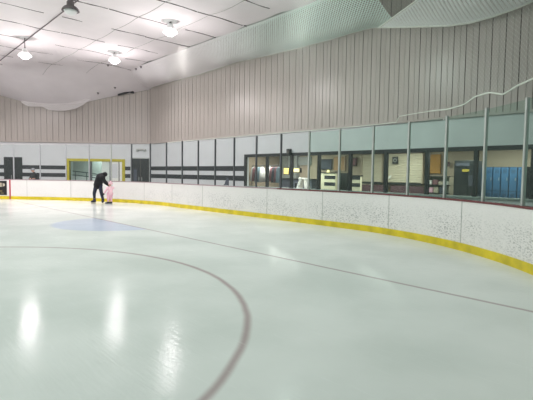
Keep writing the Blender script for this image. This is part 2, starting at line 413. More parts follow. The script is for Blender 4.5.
for i, q in enumerate(PS):
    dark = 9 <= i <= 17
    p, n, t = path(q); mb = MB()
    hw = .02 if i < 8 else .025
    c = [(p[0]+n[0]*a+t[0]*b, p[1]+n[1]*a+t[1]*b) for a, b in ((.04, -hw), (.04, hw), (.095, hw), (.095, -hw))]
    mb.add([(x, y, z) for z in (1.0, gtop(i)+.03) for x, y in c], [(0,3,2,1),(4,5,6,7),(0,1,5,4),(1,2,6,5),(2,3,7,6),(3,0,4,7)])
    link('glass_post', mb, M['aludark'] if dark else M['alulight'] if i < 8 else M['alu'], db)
behind = ['outermost along the far side, three before the advertising sheet', 'next to the outermost along the far side', 'over the outer end of the advertising sheet', 'before the outer leaf of the black double door above the advert', 'before the onlooker in the grey cap', 'between the onlooker and the yellow framed window', 'before the handrail side of the yellow framed window', 'before the white blind of the yellow framed window', 'before the white door inside the yellow frame', 'before the dark doorway under the emergency light', 'next past the dark doorway, first before the long stripes', 'second before the long striped wall', 'third before the long striped wall', 'fourth before the long striped wall', 'fifth before the stripes, before the folding chair', 'where the long stripes end at the first lobby window', 'before the hanging coats in the lobby', 'before the glowing signs and white splayed stand', 'before the dark framed picture in the lobby', 'before the plain tan roller shutter', 'before the square sign on the tan shutter', 'before the ochre notice board', 'before the charcoal vending machine', 'before the row of blue lockers', 'just past the blue lockers, nearest in view', 'beyond the nearest visible pane at the curve end']
for i in range(len(PS)-1):
    a, b = PS[i]+.03, PS[i+1]-.03; mb = MB(); z1a, z1b = gtop(i), gtop(i+1)
    (p0, n0, _), (p1, n1, _) = path(a), path(b)
    vs = []
    for (p, n, z1) in ((p0, n0, z1a), (p1, n1, z1b)):
        vs += [(p[0]+n[0]*.06, p[1]+n[1]*.06, 1.06), (p[0]+n[0]*.072, p[1]+n[1]*.072, 1.06), (p[0]+n[0]*.072, p[1]+n[1]*.072, z1), (p[0]+n[0]*.06, p[1]+n[1]*.06, z1)]
    mb.add(vs, [(0,1,2,3),(7,6,5,4),(0,4,5,1),(1,5,6,2),(2,6,7,3),(3,7,4,0)])
    base = off((a+b)/2, .066, 1.07)
    o = link('glass_pane', mb, M['glass'] if i > 17 else M['fglass'], None, FLAT, base)
    tag(o, 'clear rink glass pane '+behind[i], 'glass pane', 'clear glass panes standing on the rink boards')

# ------------------------------------------------------------------ end wall (rink frame: x = u, y = w)
UL, UR, ZT = -15.5, 14.0, 8.9
SW = 3.55
win_u0, win_sp = -5.1, 1.69
wins = [win_u0+win_sp*i for i in range(12)]
mb = MB(); mb.box(UL, win_u0, WE, WE+.2, 0, SW); mb.box(win_u0, UR, WE, WE+.2, 2.5, SW); mb.box(win_u0, UR, WE, WE+.2, 0, .86)
we = struct('wall_end', mb, M['paint'])
def siding(x0, x1, y, sgn, z0, z1, fr, parent):
    """ribbed sheet: flat pans with narrow grooves; sgn = direction to the room along y"""
    mb = MB(); gv = MB(); x = x0; n = 0
    while x < x1-1e-6:
        xe = min(x+.41, x1)
        mb.box(x+.014, xe-.014, y+min(0, sgn*.03), y+max(0, sgn*.03), z0, z1)
        m_ = (x+xe)/2
        if xe-x > .3:
            mb.add([(m_-.03, y+sgn*.03, z0), (m_-.012, y+sgn*.042, z0), (m_+.012, y+sgn*.042, z0), (m_+.03, y+sgn*.03, z0),
                    (m_-.03, y+sgn*.03, z1), (m_-.012, y+sgn*.042, z1), (m_+.012, y+sgn*.042, z1), (m_+.03, y+sgn*.03, z1)],
                   [(0,1,5,4),(1,2,6,5),(2,3,7,6)])
        x = xe
    gv.box(x0, x1, y+min(0, sgn*.004), y+max(0, sgn*.004), z0, z1)
    a = struct('siding', mb, M['siding'], parent, fr); b = struct('siding_groove', gv, M['groove'], parent, fr)
    return a
mb = MB(); mb.box(UL, UR, WE+.01, WE+.2, SW, ZT); wu = struct('wall_end_upper', mb, M['groove'])
siding(UL, UR, WE, -1, SW, ZT, RINK, wu)
mb = MB(); mb.box(UL, UR, WE-.07, WE, SW-.05, SW+.03); struct('trim_1', mb, M['siding'])
mb = MB()
for z in (1.155, 1.675): mb.box(UL, win_u0-.09, WE-.006, WE, z, z+.27)
struct('black_stripe', mb, M['stripe'], we)
# window frame: head, sill, mullions and panes
mb = MB(); mb.box(win_u0-.1, UR, WE-.05, WE+.12, 2.40, 2.54); struct('trim_2', mb, M['frame'])
mb = MB(); mb.box(win_u0-.09, UR, WE-.06, WE+.22, .84, .9); struct('trim_3', mb, M['sill'])
for i, u in enumerate(wins[:-1]):
    mb = MB(); mb.box(u-.1, u+.03, WE-.05, WE+.07, .9, 2.40)
    wf_ = struct('window_%d' % (i+1), mb, M['frame'])
    mb = MB(); mb.box(u+.03, wins[i+1]-.1, WE, WE+.01, .9, 2.40); struct('pane', mb, M['wglass'], wf_)

# ------------------------------------------------------------------ far side wall (world frame, plane Y = YF)
mb = MB(); XR = XY(UL, WE)[0]
dl = at_Y(4, 157, YF); dr = at_Y(22.3, 157, YF)
fx0, fx1 = at_Y(66.6, 170, YF)[0], at_Y(125.1, 170, YF)[0]
ex0, ex1 = at_Y(132, 170, YF)[0], at_Y(149.3, 170, YF)[0]
xin0, xin1 = fx0+.2, fx1-.2
mb.box(-30, xin0, YF, YF+.2, 0, SW); mb.box(xin1, XR+.2, YF, YF+.2, 0, SW); mb.box(xin0, xin1, YF, YF+.2, 2.26, SW); mb.box(xin0, xin1, YF, YF+.2, 0, .85)
wside = struct('wall_side', mb, M['paint'], frame=FLAT)
mb = MB(); mb.box(-30, XR+.2, YF+.01, YF+.2, SW, ZT); wsu = struct('wall_side_upper', mb, M['groove'], frame=FLAT)
siding(-30, XR, YF, -1, SW, ZT, FLAT, wsu)
mb = MB(); mb.box(-30, XR, YF-.07, YF, SW-.05, SW+.03); struct('trim_4', mb, M['siding'], frame=FLAT)
mb = MB()
for a, b in ((-30, dl[0]), (dr[0], fx0), (fx1, ex0-.08)):
    for z in (1.125, 1.645): mb.box(a, b, YF-.006, YF, z, z+.27)
struct('black_stripe', mb, M['stripe'], wside, FLAT)
# yellow frame
mb = MB(); y0, y1 = YF-.045, YF+.22
mb.box(fx0, fx0+.2, y0, y1, .8, 2.42); mb.box(fx1-.2, fx1, y0, y1, .8, 2.42); mb.box(fx0+.2, fx1-.2, y0, y1, 2.24, 2.42); mb.box(fx0+.2, fx1-.2, y0, y1, .8, .9)
yf = struct('window_20', mb, M['yframe'], frame=FLAT)
m1, m2 = at_Y(91, 170, YF)[0], at_Y(110.3, 170, YF)[0]
mb = MB(); mb.box(m1-.05, m1+.05, YF-.04, YF+.1, .9, 2.24); mb.box(m2-.04, m2+.04, YF-.04, YF+.1, .9, 2.24); struct('window_frame', mb, M['aludark'], yf, FLAT)
mb = MB(); mb.box(fx0+.2, m2-.04, YF-.015, YF-.005, .9, 2.24); struct('pane', mb, M['wglass'], yf, FLAT)
wx0, wx1 = at_Y(101.7, 170, YF)[0], m2-.04
mb = MB(); mb.box(wx0, wx1, YF+.01, YF+.03, .9, 2.24)
o = link('roller_blind', mb, M['whitep'], None, FLAT, ((wx0+wx1)/2, YF+.14, .9)); tag(o, 'white roller blind drawn down inside the yellow framed window', 'blind')
mb = MB(); mb.box(m2+.04, fx1-.2, YF+.01, YF+.04, .9, 2.24); d3 = struct('door_3', mb, M['whitep'], frame=FLAT)
mx = at_Y(119, 170, YF)[0]; mb = MB(); mb.box(mx-.03, mx+.03, YF-.01, YF+.01, .9, 2.24); struct('door_edge', mb, M['aludark'], d3, FLAT)
mb = MB(); mb.box(m2+.12, mx-.1, YF, YF+.01, 1.1, 2.1); struct('door_panel', mb, M['paint'], d3, FLAT)
# room behind it
mb = MB(); mb.box(fx0-.5, fx1+.5, YF+2.2, YF+2.3, 0, 3); mb.box(fx0-.6, fx0-.5, YF+.2, YF+2.3, 0, 3); mb.box(fx1+.5, fx1+.6, YF+.2, YF+2.3, 0, 3); mb.box(fx0-.5, fx1+.5, YF+.2, YF+2.2, 2.9, 3)
struct('wall_back_room', mb, M['greyroom'], frame=FLAT)
mb = MB(); mb.box(fx0-.4, fx1+.4, YF+1.5, YF+1.56, 0, 1.2); struct('wall_low_parapet', mb, M['paint'], frame=FLAT)
hr = empty('handrail', (fx0+1, YF+1.2, 0), 'dark sloping stair handrail seen through the yellow framed window', 'handrail', frame=FLAT)
mb = MB()
for dz in (0, .28): mb.tube([(fx0-.1, YF+1.2, 1.55-dz), (fx0+1.2, YF+1.2, 1.42-dz), (fx0+2.8, YF+1.2, 1.15-dz)], .035)
link('rail', mb, M['rail'], hr)
for k in range(4):
    x = fx0+.1+k*.8; mb = MB(); mb.tube([(x, YF+1.2, 0), (x, YF+1.2, 1.52-k*.11)], .025); link('post', mb, M['rail'], hr)
# doors
def far_door(name, x0, x1, z1):
    mb = MB(); mb.box(x0, x1, YF-.04, YF-.008, 0.02, z1); d = struct(name, mb, M['door'], frame=FLAT)
    mb = MB(); mb.box((x0+x1)/2-.012, (x0+x1)/2+.012, YF-.046, YF-.04, .02, z1); struct('leaf_gap', mb, M['groove'], d, FLAT)
    mb = MB()
    for sx in (-1, 1): mb.bar(((x0+x1)/2+sx*.1, YF-.08, .95), ((x0+x1)/2+sx*.1, YF-.08, 1.2), .025)
    struct('door_handle', mb, M['alu'], d, FLAT); return d
far_door('door_1', dl[0], dr[0], 2.46)
d2 = far_door('door_2', ex0, ex1, 2.48)
mb = MB(); mb.box(ex0-.09, ex0, YF-.06, YF, 0, 2.55); mb.box(ex1, ex1+.07, YF-.06, YF, 0, 2.55); mb.box(ex0, ex1, YF-.06, YF, 2.48, 2.55); struct('door_frame', mb, M['alu'], d2, FLAT)
mb = MB(); mb.box(ex0+.12, ex0+.36, YF-.05, YF-.04, .9, 1.75); struct('glazed_panel', mb, M['coatg'], d2, FLAT)
# emergency light over the doorway
lx, _, lz = at_Y(141.3, 150, YF)
el = empty('emergency_light', (lx, YF, lz-.12), 'small pale twin-headed emergency light over the dark doorway', 'emergency light', frame=FLAT)
mb = MB(); mb.box(lx-.2, lx+.2, YF-.08, YF, lz-.05, lz+.09); link('housing', mb, M['seam'], el, bevel=.02)
for sx in (-1, 1):
    mb = MB(); mb.lathe((lx+sx*.26, YF-.1, lz-.02), [(0, -.07), (.06, -.07), (.1, .02), (.09, .05), (0, .05)], 16, 'y'); link('lamp_head', mb, M['alu'], el, smooth=True)

# ------------------------------------------------------------------ ceiling
CZ = 8.0
HEM = [(-26, 6.7), (-18.41, 6.68), (-17.2, 6.35), (-16.6, 6.2), (-15.0, 6.08), (-13.3, 6.15), (-12.2, 6.35), (-11.2, 6.58), (-10.3, 6.78), (-9.2, 6.98), (-8.1, 7.2), (0, 7.4)]
def interp(x, T):
    if x <= T[0][0]: return T[0][1]
    for (a, p), (b, q) in zip(T, T[1:]):
        if x <= b: return p+(q-p)*(x-a)/(b-a)
    return T[-1][1]
cm = MB(); nu, nw = 120, 112; U0, U1, W0, W1 = -32.0, 14.0, -16.0, 9.12
gidx = {}
for i in range(nu+1):
    for j in range(nw+1):
        u = U0+(U1-U0)*i/nu; w = W0+(W1-W0)*j/nw
        X, Y = XY(u, w)
        z = CZ
        fu = ((u+2.5)/2.26) % 1.0; z -= .10*(1-abs(2*fu-1)**2)*.6    # fabric sags between its seams
        z -= .03*math.sin(w*2.1)*math.sin(u*1.3)
        d = YF-.08-Y
        if d < 3.4:
            if d < 0:
                Y = YF-.08; d = 0; u, v = uv(X, Y); w = -v
            k = 1-d/3.4; k = k*k*(3-2*k)*.55+k**3*.45
            z = z*(1-k)+interp(X, HEM)*k
        gidx[i, j] = len(cm.v); cm.v.append((u, w, z))
for i in range(nu):
    for j in range(nw):
        q = (gidx[i, j], gidx[i+1, j], gidx[i+1, j+1], gidx[i, j+1])
        P = [cm.v[a] for a in q]
        if all(XY(p[0], p[1])[1] > YF-.09 for p in P): continue
        if max(p[1] for p in P) > 7.06 and YF-XY(*P[0][:2])[1] > 3.3: continue
        cm.f.append(q)
ce = struct('ceiling', cm, M['fabric'], smooth=True)
def ceil_z(u, w):
    fu = ((u+2.5)/2.26) % 1.0; z = CZ-.06*(1-abs(2*fu-1)**2)-.03*math.sin(w*2.1)*math.sin(u*1.3)
    X, Y = XY(u, w); d = YF-.08-Y
    if d < 3.4:
        k = 1-max(d, 0)/3.4; k = k*k*(3-2*k)*.55+k**3*.45; z = z*(1-k)+interp(X, HEM)*k
    return z-.012
random.seed(11)
for k in range(-9, 6):
    u = -2.5+2.26*k; w = -12.0
    mb = MB()
    while w < 6.9:
        L = random.uniform(.8, 3.2); e = min(w+L, 6.95)
        if YF-XY(u, w)[1] > 2.0 and YF-XY(u, e)[1] > 2.0:
            n = max(2, int((e-w)/.3)); mb.tube([(u+.03*math.sin(w+i), w+(e-w)*i/n, ceil_z(u, w+(e-w)*i/n)) for i in range(n+1)], [random.uniform(.012, .032) for i in range(n+1)], 5)
        w = e+random.choice((0, .05, .7, 1.3))
    if mb.v: struct('seam_line', mb, M['seamd'], ce)
# long beam seam across
mb = MB(); us = [-20+.5*i for i in range(60)]
mb.tube([(u, .45, CZ-.085) for u in us if XY(u, .45)[1] < YF-3.2], .022, 5); struct('cross_seam', mb, M['seamd'], ce)
for w in (3.0, 5.0, -2.4):
    mb = MB(); mb.tube([(u, w, ceil_z(u, w)+.008) for u in us if XY(u, w)[1] < YF-2.2], .012, 5); struct('cross_seam', mb, M['seam'], ce)
mb = MB(); mb.tube([(u, 7.05, CZ-.02) for u in us if XY(u, 7)[1] < YF-1.5], .03, 6); struct('ceiling_edge', mb, M['fabric'], ce)
mb = MB(); mb.box(-20, UR, 7.1, WE+.2, ZT, ZT+.1); struct('ceiling_void', mb, M['roofd'])
# little dark fittings
for i, (px, py, lab) in enumerate(((108, 65, 'small dark fitting under the white ceiling beside the farther round lamp'), (141, 67, 'small dark fitting on ceiling edge near the hanging net'), (115, 88, 'tiny dark fitting low on the white ceiling drape'), (98, 93, 'lowest tiny dark fitting near the drape hem'), (136, 82, 'small dark fitting just above the dark bracket'))):
    d = ray(px, py); best = None
    for k in range(800):
        t = 12+k*.03; X, Y, Z = d[0]*t, d[1]*t, HC+d[2]*t; u, v = uv(X, Y)
        if Y > YF-.3 or -v > 7.0: break
        if Z > ceil_z(u, -v): break
    t -= .03; X, Y = d[0]*t, d[1]*t; u, v = uv(X, Y); w = -v; zc = ceil_z(u, w)
    cf = empty('ceiling_fitting', (u, w, zc), lab, 'ceiling fitting', 'small dark fittings on the white ceiling')
    mb = MB(); mb.lathe((u, w, zc), [(0, .02), (.07, .02), (.07, -.03), (0, -.03)], 12); link('plate', mb, M['seamd'], cf)
    mb = MB(); mb.tube([(u, w, zc), (u, w, zc-.09)], .03, 8); link('nozzle', mb, M['seamd'], cf)
# dark bracket on the siding
bx = at_Y(118, 95, YF-.3); bx2 = at_Y(131, 91, YF-.3)
db2 = empty('wall_bracket', bx, 'dark steel bracket arm where the drape meets the ribbed wall', 'bracket', frame=FLAT)
mb = MB(); mb.bar((bx[0], bx[1], bx[2]), (bx2[0], bx2[1]+.1, bx2[2]), .1, .12); link('arm', mb, M['frame'], db2)
mb = MB(); mb.box(bx2[0]-.05, bx2[0]+.15, YF-.26, YF-.03, bx2[2]-.12, bx2[2]+.12); link('plate', mb, M['frame'], db2)

# ------------------------------------------------------------------ nets
def sheet(name, grid, dens, m, label, cell_uv=None, frame=RINK):
    ni, nj = len(grid), len(grid[0]); mb = MB(); mb.v = [p for row in grid for p in row]
    mb.f = [(i*nj+j, (i+1)*nj+j, (i+1)*nj+j+1, i*nj+j+1) for i in range(ni-1) for j in range(nj-1)]
    o = link(name, mb, m, None, frame, grid[0][0], smooth=True, raw=True); me = o.data
    us = [[0]*nj for _ in range(ni)]; vs = [[0]*nj for _ in range(ni)]
    for i in range(ni):
        for j in range(nj):
            if i: us[i][j] = us[i-1][j]+math.dist(grid[i][j], grid[i-1][j])
            if j: vs[i][j] = vs[i][j-1]+math.dist(grid[i][j], grid[i][j-1])
    av = [sum(r)/nj for r in us]
    ul = me.uv_layers.new(name='UVMap')
    for lp in me.loops:
        i, j = divmod(lp.vertex_index, nj); ul.data[lp.index].uv = (av[i], vs[i][j])
    at = me.attributes.new('weave', 'FLOAT', 'POINT')
    for k in range(len(me.vertices)):
        i, j = divmod(k, nj); at.data[k].value = dens(i/(ni-1), j/(nj-1))
    return tag(o, label, 'net')
def spline(T, x):
    return interp(x, T)
hem_px = [(112, 95), (118, 93.5), (135, 91), (150, 88), (170, 82), (200, 74), (237, 62), (270, 55), (300, 47.5), (330, 40), (352, 33), (372, 28), (400, 26.5)]
hem = [at_w(x, y, 8.95) for x, y in hem_px]
HU = [(p[0], p[2]) for p in hem]
rows = []
N = 90; ua, ub = -15.1, hem[-1][0]
for i in range(N+1):
    u = ua+(ub-ua)*i/N; hz = interp(u, HU); row = []
    for j in range(25):
        t = j/24
        w = 6.95+(8.95-6.95)*t
        z = (CZ-.03)*(1-t)+hz*t - .38*math.sin(math.pi*t)**1.0*(.6+.4*math.sin(u*.9)) - .12*math.sin(t*3.1)*math.sin(u*2.3+t*4)*(.5)
        row.append((u, w, z))
    rows.append(row)
canopy = sheet('canopy_net', rows, lambda a, b: min(1.1, (.9-.5*max(0, (a-.3))/.7)+(.75*b**2.2) if b < 1 else 1.1), M['net'],
               'white safety netting slung between the ceiling edge and ribbed end wall')
mb = MB(); mb.tube([r[-1] for r in rows], .02, 6); link('hem_rope', mb, M['rope'], canopy)
# the folded net further along
hem2_px = [(379, 27.5), (400, 27.2), (425, 26.6), (448, 26), (470, 23), (493, 16.5), (517, 8), (533, 1), (560, -12), (600, -35)]
hem2 = [at_w(x, y, 8.7) for x, y in hem2_px]; H2 = [(p[0], p[2]) for p in hem2]
a0 = at_w(379, 27, 8.7); a1 = at_w(430, -9, 7.6)
rows = []
for i in range(61):
    t0 = i/60; uh = H2[0][0]+(H2[-1][0]-H2[0][0])*t0; hz = interp(uh, H2)
    ut = a1[0]+(11.5-a1[0])*t0; row = []
    for j in range(21):
        t = j/20; u = ut*(1-t)+uh*t; w = 7.6*(1-t)+8.7*t
        z = (a1[2]+.25*t0)*(1-t)+hz*t-.16*math.sin(math.pi*t)*t0**.5+.06*math.sin(6*t+u*2.1)*t0*math.sin(math.pi*t)
        row.append((u, w, z))
    rows.append(row)
fold = sheet('folded_net', rows, lambda a, b: min(1.1, .72-.15*a+.4*b**3 + (.4 if a < .03 else 0)), M['netfold'], 'bunched whitish fold of safety netting over the nearer end wall')
mb = MB(); mb.tube([r[-1] for r in rows], .03, 6); link('hem_rope', mb, M['rope'], fold)
mb = MB(); mb.tube(rows[0], .03, 6); link('edge_rope', mb, M['rope'], fold)
# upright net over the end glass, hung above the boards line
rope_px = [(398, 116.5), (412, 114), (430, 111), (447, 109.3), (463, 105), (475, 96.5), (489, 92.3), (503, 94.6), (516, 86), (533, 78.5), (552, 66)]
i0 = 11; q0, q1 = PS[11], PS[25]; rows = []; ropes = []
for i in range(161):
    q = q0+(q1-q0)*i/160; p, n, _ = path(q); X, Y = p[0]+n[0]*.12, p[1]+n[1]*.12
    zb = 2.925
    px, py = pxof(X, Y, zb)
    if px > 398 and px < 552:
        zb = at_Y(px, interp(px, rope_px), Y)[2]
    elif px >= 552: zb = 3.4
    rows.append([(X, Y, zb+(7.9-zb)*j/10) for j in range(11)])
up = sheet('upright_net', rows, lambda a, b: .02+.02*a**3, M['netf'], 'thin upright netting rising from the end glass to the roof', frame=FLAT)
mb = MB(); mb.tube([r[0] for r in rows], [.011 if k < 118 else .017 for k in range(161)], 6); link('bottom_rope', mb, M['rope'], up)
# small net billow under the drape on the far side
b_px = [(22, 102, 103), (28, 103, 106.5), (36, 104, 107), (43, 104.5, 107), (48, 105, 110), (56, 105, 111), (66, 104.5, 111), (76, 103, 109), (84, 101, 105), (90, 99.5, 100)]
rows = []
for x, ya, yb in b_px:
    A_ = at_Y(x, ya-1.5, YF-.35); B_ = at_Y(x, yb, YF-.3); rows.append([(A_[0], A_[1]-.1*math.sin(j*.4), A_[2]+(B_[2]-A_[2])*j/6) for j in range(7)])
sheet('billowing_net', rows, lambda a, b: .6, M['net'], 'short pale net billow sagging below the far ceiling drape', frame=FLAT)

# ------------------------------------------------------------------ lamps
def lamp(u, w, lit, label, drop=.5):
    zc = ceil_z(u, w)-.0
    e = empty('high_bay_lamp', (u, w, zc), label, 'lamp', 'round high bay lamps under the white ceiling')
    mb = MB(); mb.lathe((u, w, zc), [(0, .02), (.3, .02), (.3, -.015), (0, -.02)], 20); mb2 = MB()
    link('mounting_plate', mb, M['lampwhite'] if lit else M['lampbody'], e)
    zt = zc-drop
    mb = MB(); mb.tube([(u, w, zc), (u, w, zt+.18)], .022, 8); mb.tube([(u-.09, w, zt+.16), (u-.07, w, zt+.26), (u, w, zt+.3), (u+.07, w, zt+.26), (u+.09, w, zt+.16)], .015, 6); link('stem', mb, M['lampbody'], e)
    mb = MB(); mb.lathe((u, w, zt), [(0, .2), (.10, .2), (.13, .15), (.13, .02), (.16, 0)], 24); link('housing', mb, M['lampwhite'] if lit else M['lampbody'], e, smooth=True)
    mb = MB(); mb.lathe((u, w, zt), [(.16, 0), (.22, -.02), (.28, -.09), (.31, -.16), (.29, -.16), (.25, -.09), (.15, -.02)], 28); link('reflector', mb, M['bulbsoft'] if lit else M['lampbody'], e, smooth=True)
    mb = MB(); mb.lathe((u, w, zt-.15), [(0, -.16), (.1, -.145), (.19, -.09), (.24, 0), (0, .01)], 24); link('lens', mb, M['bulb'] if lit else M['lampwhite'], e, smooth=True)
    return zt
def plight(u, w, z, W, col, rad=.2):
    L = bpy.data.lights.new('lamp_light', 'SPOT'); L.spot_size = math.radians(158); L.spot_blend = .35; L.energy = W; L.color = col; L.shadow_soft_size = rad
    o = bpy.data.objects.new('lamp_light', L); X, Y = XY(u, w); o.location = (X, Y, z); COL.objects.link(o)
    P_ = bpy.data.lights.new('ceiling_fill', 'POINT'); P_.energy = W*(.24 if u < 0 else .6); P_.color = col; P_.shadow_soft_size = .2     # added fill light hung below each lamp, brightens the ceiling and nets
    o = bpy.data.objects.new('ceiling_fill', P_); o.location = (X, Y, z-1.1); COL.objects.link(o)
PK = (1, .92, .935); NE = (.95, 1, .965); GR = (.85, 1, .93)
for (u, w, lit, lab, W, c) in ((-11.4, .35, 1, 'lit high bay lamp hanging on the longest stem under the ceiling', 800, PK), (-4.1, .05, 0, 'only unlit lamp, a grey high bay at the ceiling cross seam', 0, PK),
                               (-4.15, 4.15, 1, 'bright round lamp nearer the safety net', 750, PK), (-10.6, 4.5, 1, 'bright round lamp farther off over the far corner', 800, PK)):
    z = lamp(u, w, lit, lab, (.72 if lit else .45) if w < 1 else .3)
    if W: plight(u, w, z-.32, W, c)
for (u, w, W, c) in ((-17.5, -6.5, 1000, PK), (-17.5, -1.6, 500, PK), (-11, -6.5, 800, PK), (-4.1, -5.5, 560, NE), (3.0, 4.2, 230, GR), (3.0, -2, 240, GR), (9, -2, 170, GR), (9, -9, 250, GR), (2.5, -9, 300, GR)):
    plight(u, w, 7.2, W, c)

# ------------------------------------------------------------------ wall speaker and chair by the striped wall
u, w, z = at_w(289.3, 151.5, WE-.1)
sp = empty('wall_speaker', (u, w, z-.1), 'small black box speaker mounted on the wall above the lobby windows', 'speaker')
mb = MB(); mb.box(u-.1, u+.1, w-.1, w+.06, z-.16, z+.12); link('cabinet', mb, M['frame'], sp, bevel=.015)
mb = MB(); mb.lathe((u, w-.1, z-.03), [(0, -.01), (.06, -.012), (.075, 0)], 16, 'y'); link('cone', mb, M['groove'], sp)
mb = MB(); mb.bar((u, w+.05, z), (u, WE, z), .05); link('bracket', mb, M['frame'], sp)
u, w, z = at_w(223, 178, 7.6)
fc = empty('folding_chair', (u, w, 0), 'small dark folding chair behind the glass by the striped wall', 'chair')
mb = MB(); mb.box(u-.2, u+.2, w-.2, w+.2, .44, .48); link('seat', mb, M['coatg'], fc, bevel=.01)
mb = MB(); mb.add([(u-.18, w+.24, .95), (u+.18, w+.24, .95), (u+.12, w+.27, 1.3), (u-.02, w+.27, 1.34), (u-.18, w+.21, .95), (u+.18, w+.21, .95), (u+.12, w+.24, 1.3), (u-.02, w+.24, 1.34)], [(0,1,2,3),(7,6,5,4),(0,4,5,1),(1,5,6,2),(2,6,7,3),(3,7,4,0)]); link('backrest', mb, M['coatg'], fc)
for a, b in ((-.18, -.18), (.18, -.18)):
    mb = MB(); mb.tube([(u+a, w+b, 0), (u+a, w+.22, 1.0)], .014, 6); link('leg', mb, M['aludark'], fc)
    mb = MB(); mb.tube([(u+a, w+.25, 0), (u+a, w-.15, .45)], .014, 6); link('leg', mb, M['aludark'], fc)

# ------------------------------------------------------------------ lobby behind the windows
LB = 14.0
mb = MB(); mb.box(-7.5, UR, LB, LB+.15, 0, 3); wb = struct('wall_lobby', mb, M['tan'])
mb = MB(); mb.box(-7.6, -7.5, WE+.2, LB+.1, 0, 3); mb.box(UR-.1, UR, WE+.2, LB, 0, 3); struct('wall_lobby_side', mb, M['tan'])
mb = MB(); mb.box(-7.6, UR, WE+.2, LB, 2.95, 3.05); struct('ceiling_lobby', mb, M['cream'])
mb = MB()
for z in (1.0, 1.6): mb.box(-7.5, -6.2, LB-.01, LB, z, z+.3)
struct('black_stripe', mb, M['stripe'], wb)
mb = MB(); mb.box(-7.3, -5.8, LB-.3, LB-.02, 0, 2.9); mb.v = mb.v; struct('wall_pier', mb, M['greyroom'])
# lockers
l0 = at_w(477, 180, 13)[0]; l1 = at_w(526, 180, 13)[0]; nl = 6; lw = (l1-l0)/nl
for i, ordn in enumerate(('first', 'second', 'third', 'fourth', 'fifth', 'sixth')):
    a = l0+lw*i+.005; b = a+lw-.01
    e = empty('locker', ((a+b)/2, 13.2, 0), 'tall blue steel locker, %s in the row counted from the vending machine' % ordn, 'locker', 'blue lockers in the lobby')
    mb = MB(); mb.box(a, b, 13.02, 13.45, 0, 1.95); link('carcass', mb, M['lockd'], e)
    for (z0, z1) in ((.06, .99), (1.01, 1.93)):
        mb = MB(); mb.box(a+.015, b-.015, 13.0, 13.02, z0, z1); dd = link('door', mb, M['lockb'], e)
        mb = MB()
        for k in range(3): mb.box(a+.07, b-.07, 12.994, 13.0, z1-.12-k*.05, z1-.10-k*.05)
        link('vent', mb, M['lockd'], dd)
        mb = MB(); mb.box(b-.07, b-.045, 12.98, 13.0, (z0+z1)/2-.06, (z0+z1)/2+.06); link('handle', mb, M['steel'], dd)
# vending machine
a = at_w(453.5, 180, 11.5)[0]; b = at_w(474, 180, 11.5)[0]
e = empty('vending_machine', ((a+b)/2, 11.9, 0), 'tall charcoal vending machine with a small yellow label beside the lockers', 'vending machine')
mb = MB(); mb.box(a, b, 11.5, 12.2, .05, 2.17); link('cabinet', mb, M['vend'], e, bevel=.02)
mb = MB(); mb.box(a+.06, b-.25, 11.48, 11.5, .75, 1.68); link('display_window', mb, M['frame'], e)
mb = MB(); mb.box(a+.08, b-.2, 11.485, 11.5, 1.95, 2.08); link('header_strip', mb, M['coatg'], e)
lu, lw_, lz = at_w(465.5, 170.5, 11.48); mb = MB(); mb.box(lu-.13, lu+.13, 11.475, 11.5, lz-.045, lz+.045); link('label_plate', mb, M['ylabel'], e)
mb = MB(); mb.box(b-.2, b-.05, 11.485, 11.5, 1.2, 1.6); link('coin_panel', mb, M['coatg'], e)
mb = MB(); mb.box(a+.1, b-.1, 11.48, 11.5, .3, .5); link('delivery_flap', mb, M['frame'], e)
# ochre board + shelf of goods
a = at_w(427, 160, 13.9)[0]; b = at_w(440.5, 160, 13.9)[0]
mb = MB(); mb.box(a, b, 13.88, 13.98, 1.68, 2.55); o = link('notice_board', mb, M['ochre'], None, RINK, ((a+b)/2, 13.95, 1.68)); tag(o, 'ochre notice board on the tan wall above the goods shelf', 'notice board')
mb = MB(); mb.box(a+.95, a+1.1, 13.86, 13.9, 2.0, 2.2); 
o = link('wall_notice', mb, M['maroon'], None, RINK, (a+1, 13.9, 2)); tag(o, 'small maroon notice beside the ochre board', 'notice')
a = at_w(427, 180, 12.6)[0]; b = at_w(450, 180, 12.6)[0]
e = empty('goods_shelf', ((a+b)/2, 12.8, 0), 'open shelf unit stocked with small goods under the ochre board', 'shelf')
mb = MB(); mb.box(a, a+.04, 12.6, 13, 0, 1.55); mb.box(b-.04, b, 12.6, 13, 0, 1.55); mb.box(a, b, 12.98, 13.0, 0, 1.55); link('carcass', mb, M['cream'], e)
for k, z in enumerate((.45, .8, 1.15, 1.52)):
    mb = MB(); mb.box(a, b, 12.58, 13, z, z+.035); link('shelf_board', mb, M['frame'], e)
random.seed(5); cols = ['whitep', 'pinkd', 'cream', 'coatg', 'whitep', 'coatr', 'cream']; words_ = {'coatr': 'dusty red', 'whitep': 'white', 'coatb': 'blue grey', 'ylabel': 'yellow', 'cream': 'cream', 'pinkd': 'pink', 'coatg': 'slate'}
shelfn = {.835: 'second', 1.185: 'third'}
for z in (.835, 1.185):
    x = a+.08; k = 0
    while x < b-.25:
        wd = random.uniform(.12, .22); c = cols[(k+int(z*10)) % 7]; hh = random.uniform(.12, .26)
        mb = MB(); mb.box(x, x+wd, 12.62, 12.85, z, z+hh)
        o = link('goods_box', mb, M[c], None, RINK, (x+wd/2, 12.73, z), bevel=.008)
        tag(o, '%s packet on the %s board of the goods shelf%s' % (words_[c], shelfn[z], '' if k < 7 else ', toward its far end'), 'packet', 'packets on the goods shelf')
        x += wd+.05; k += 1
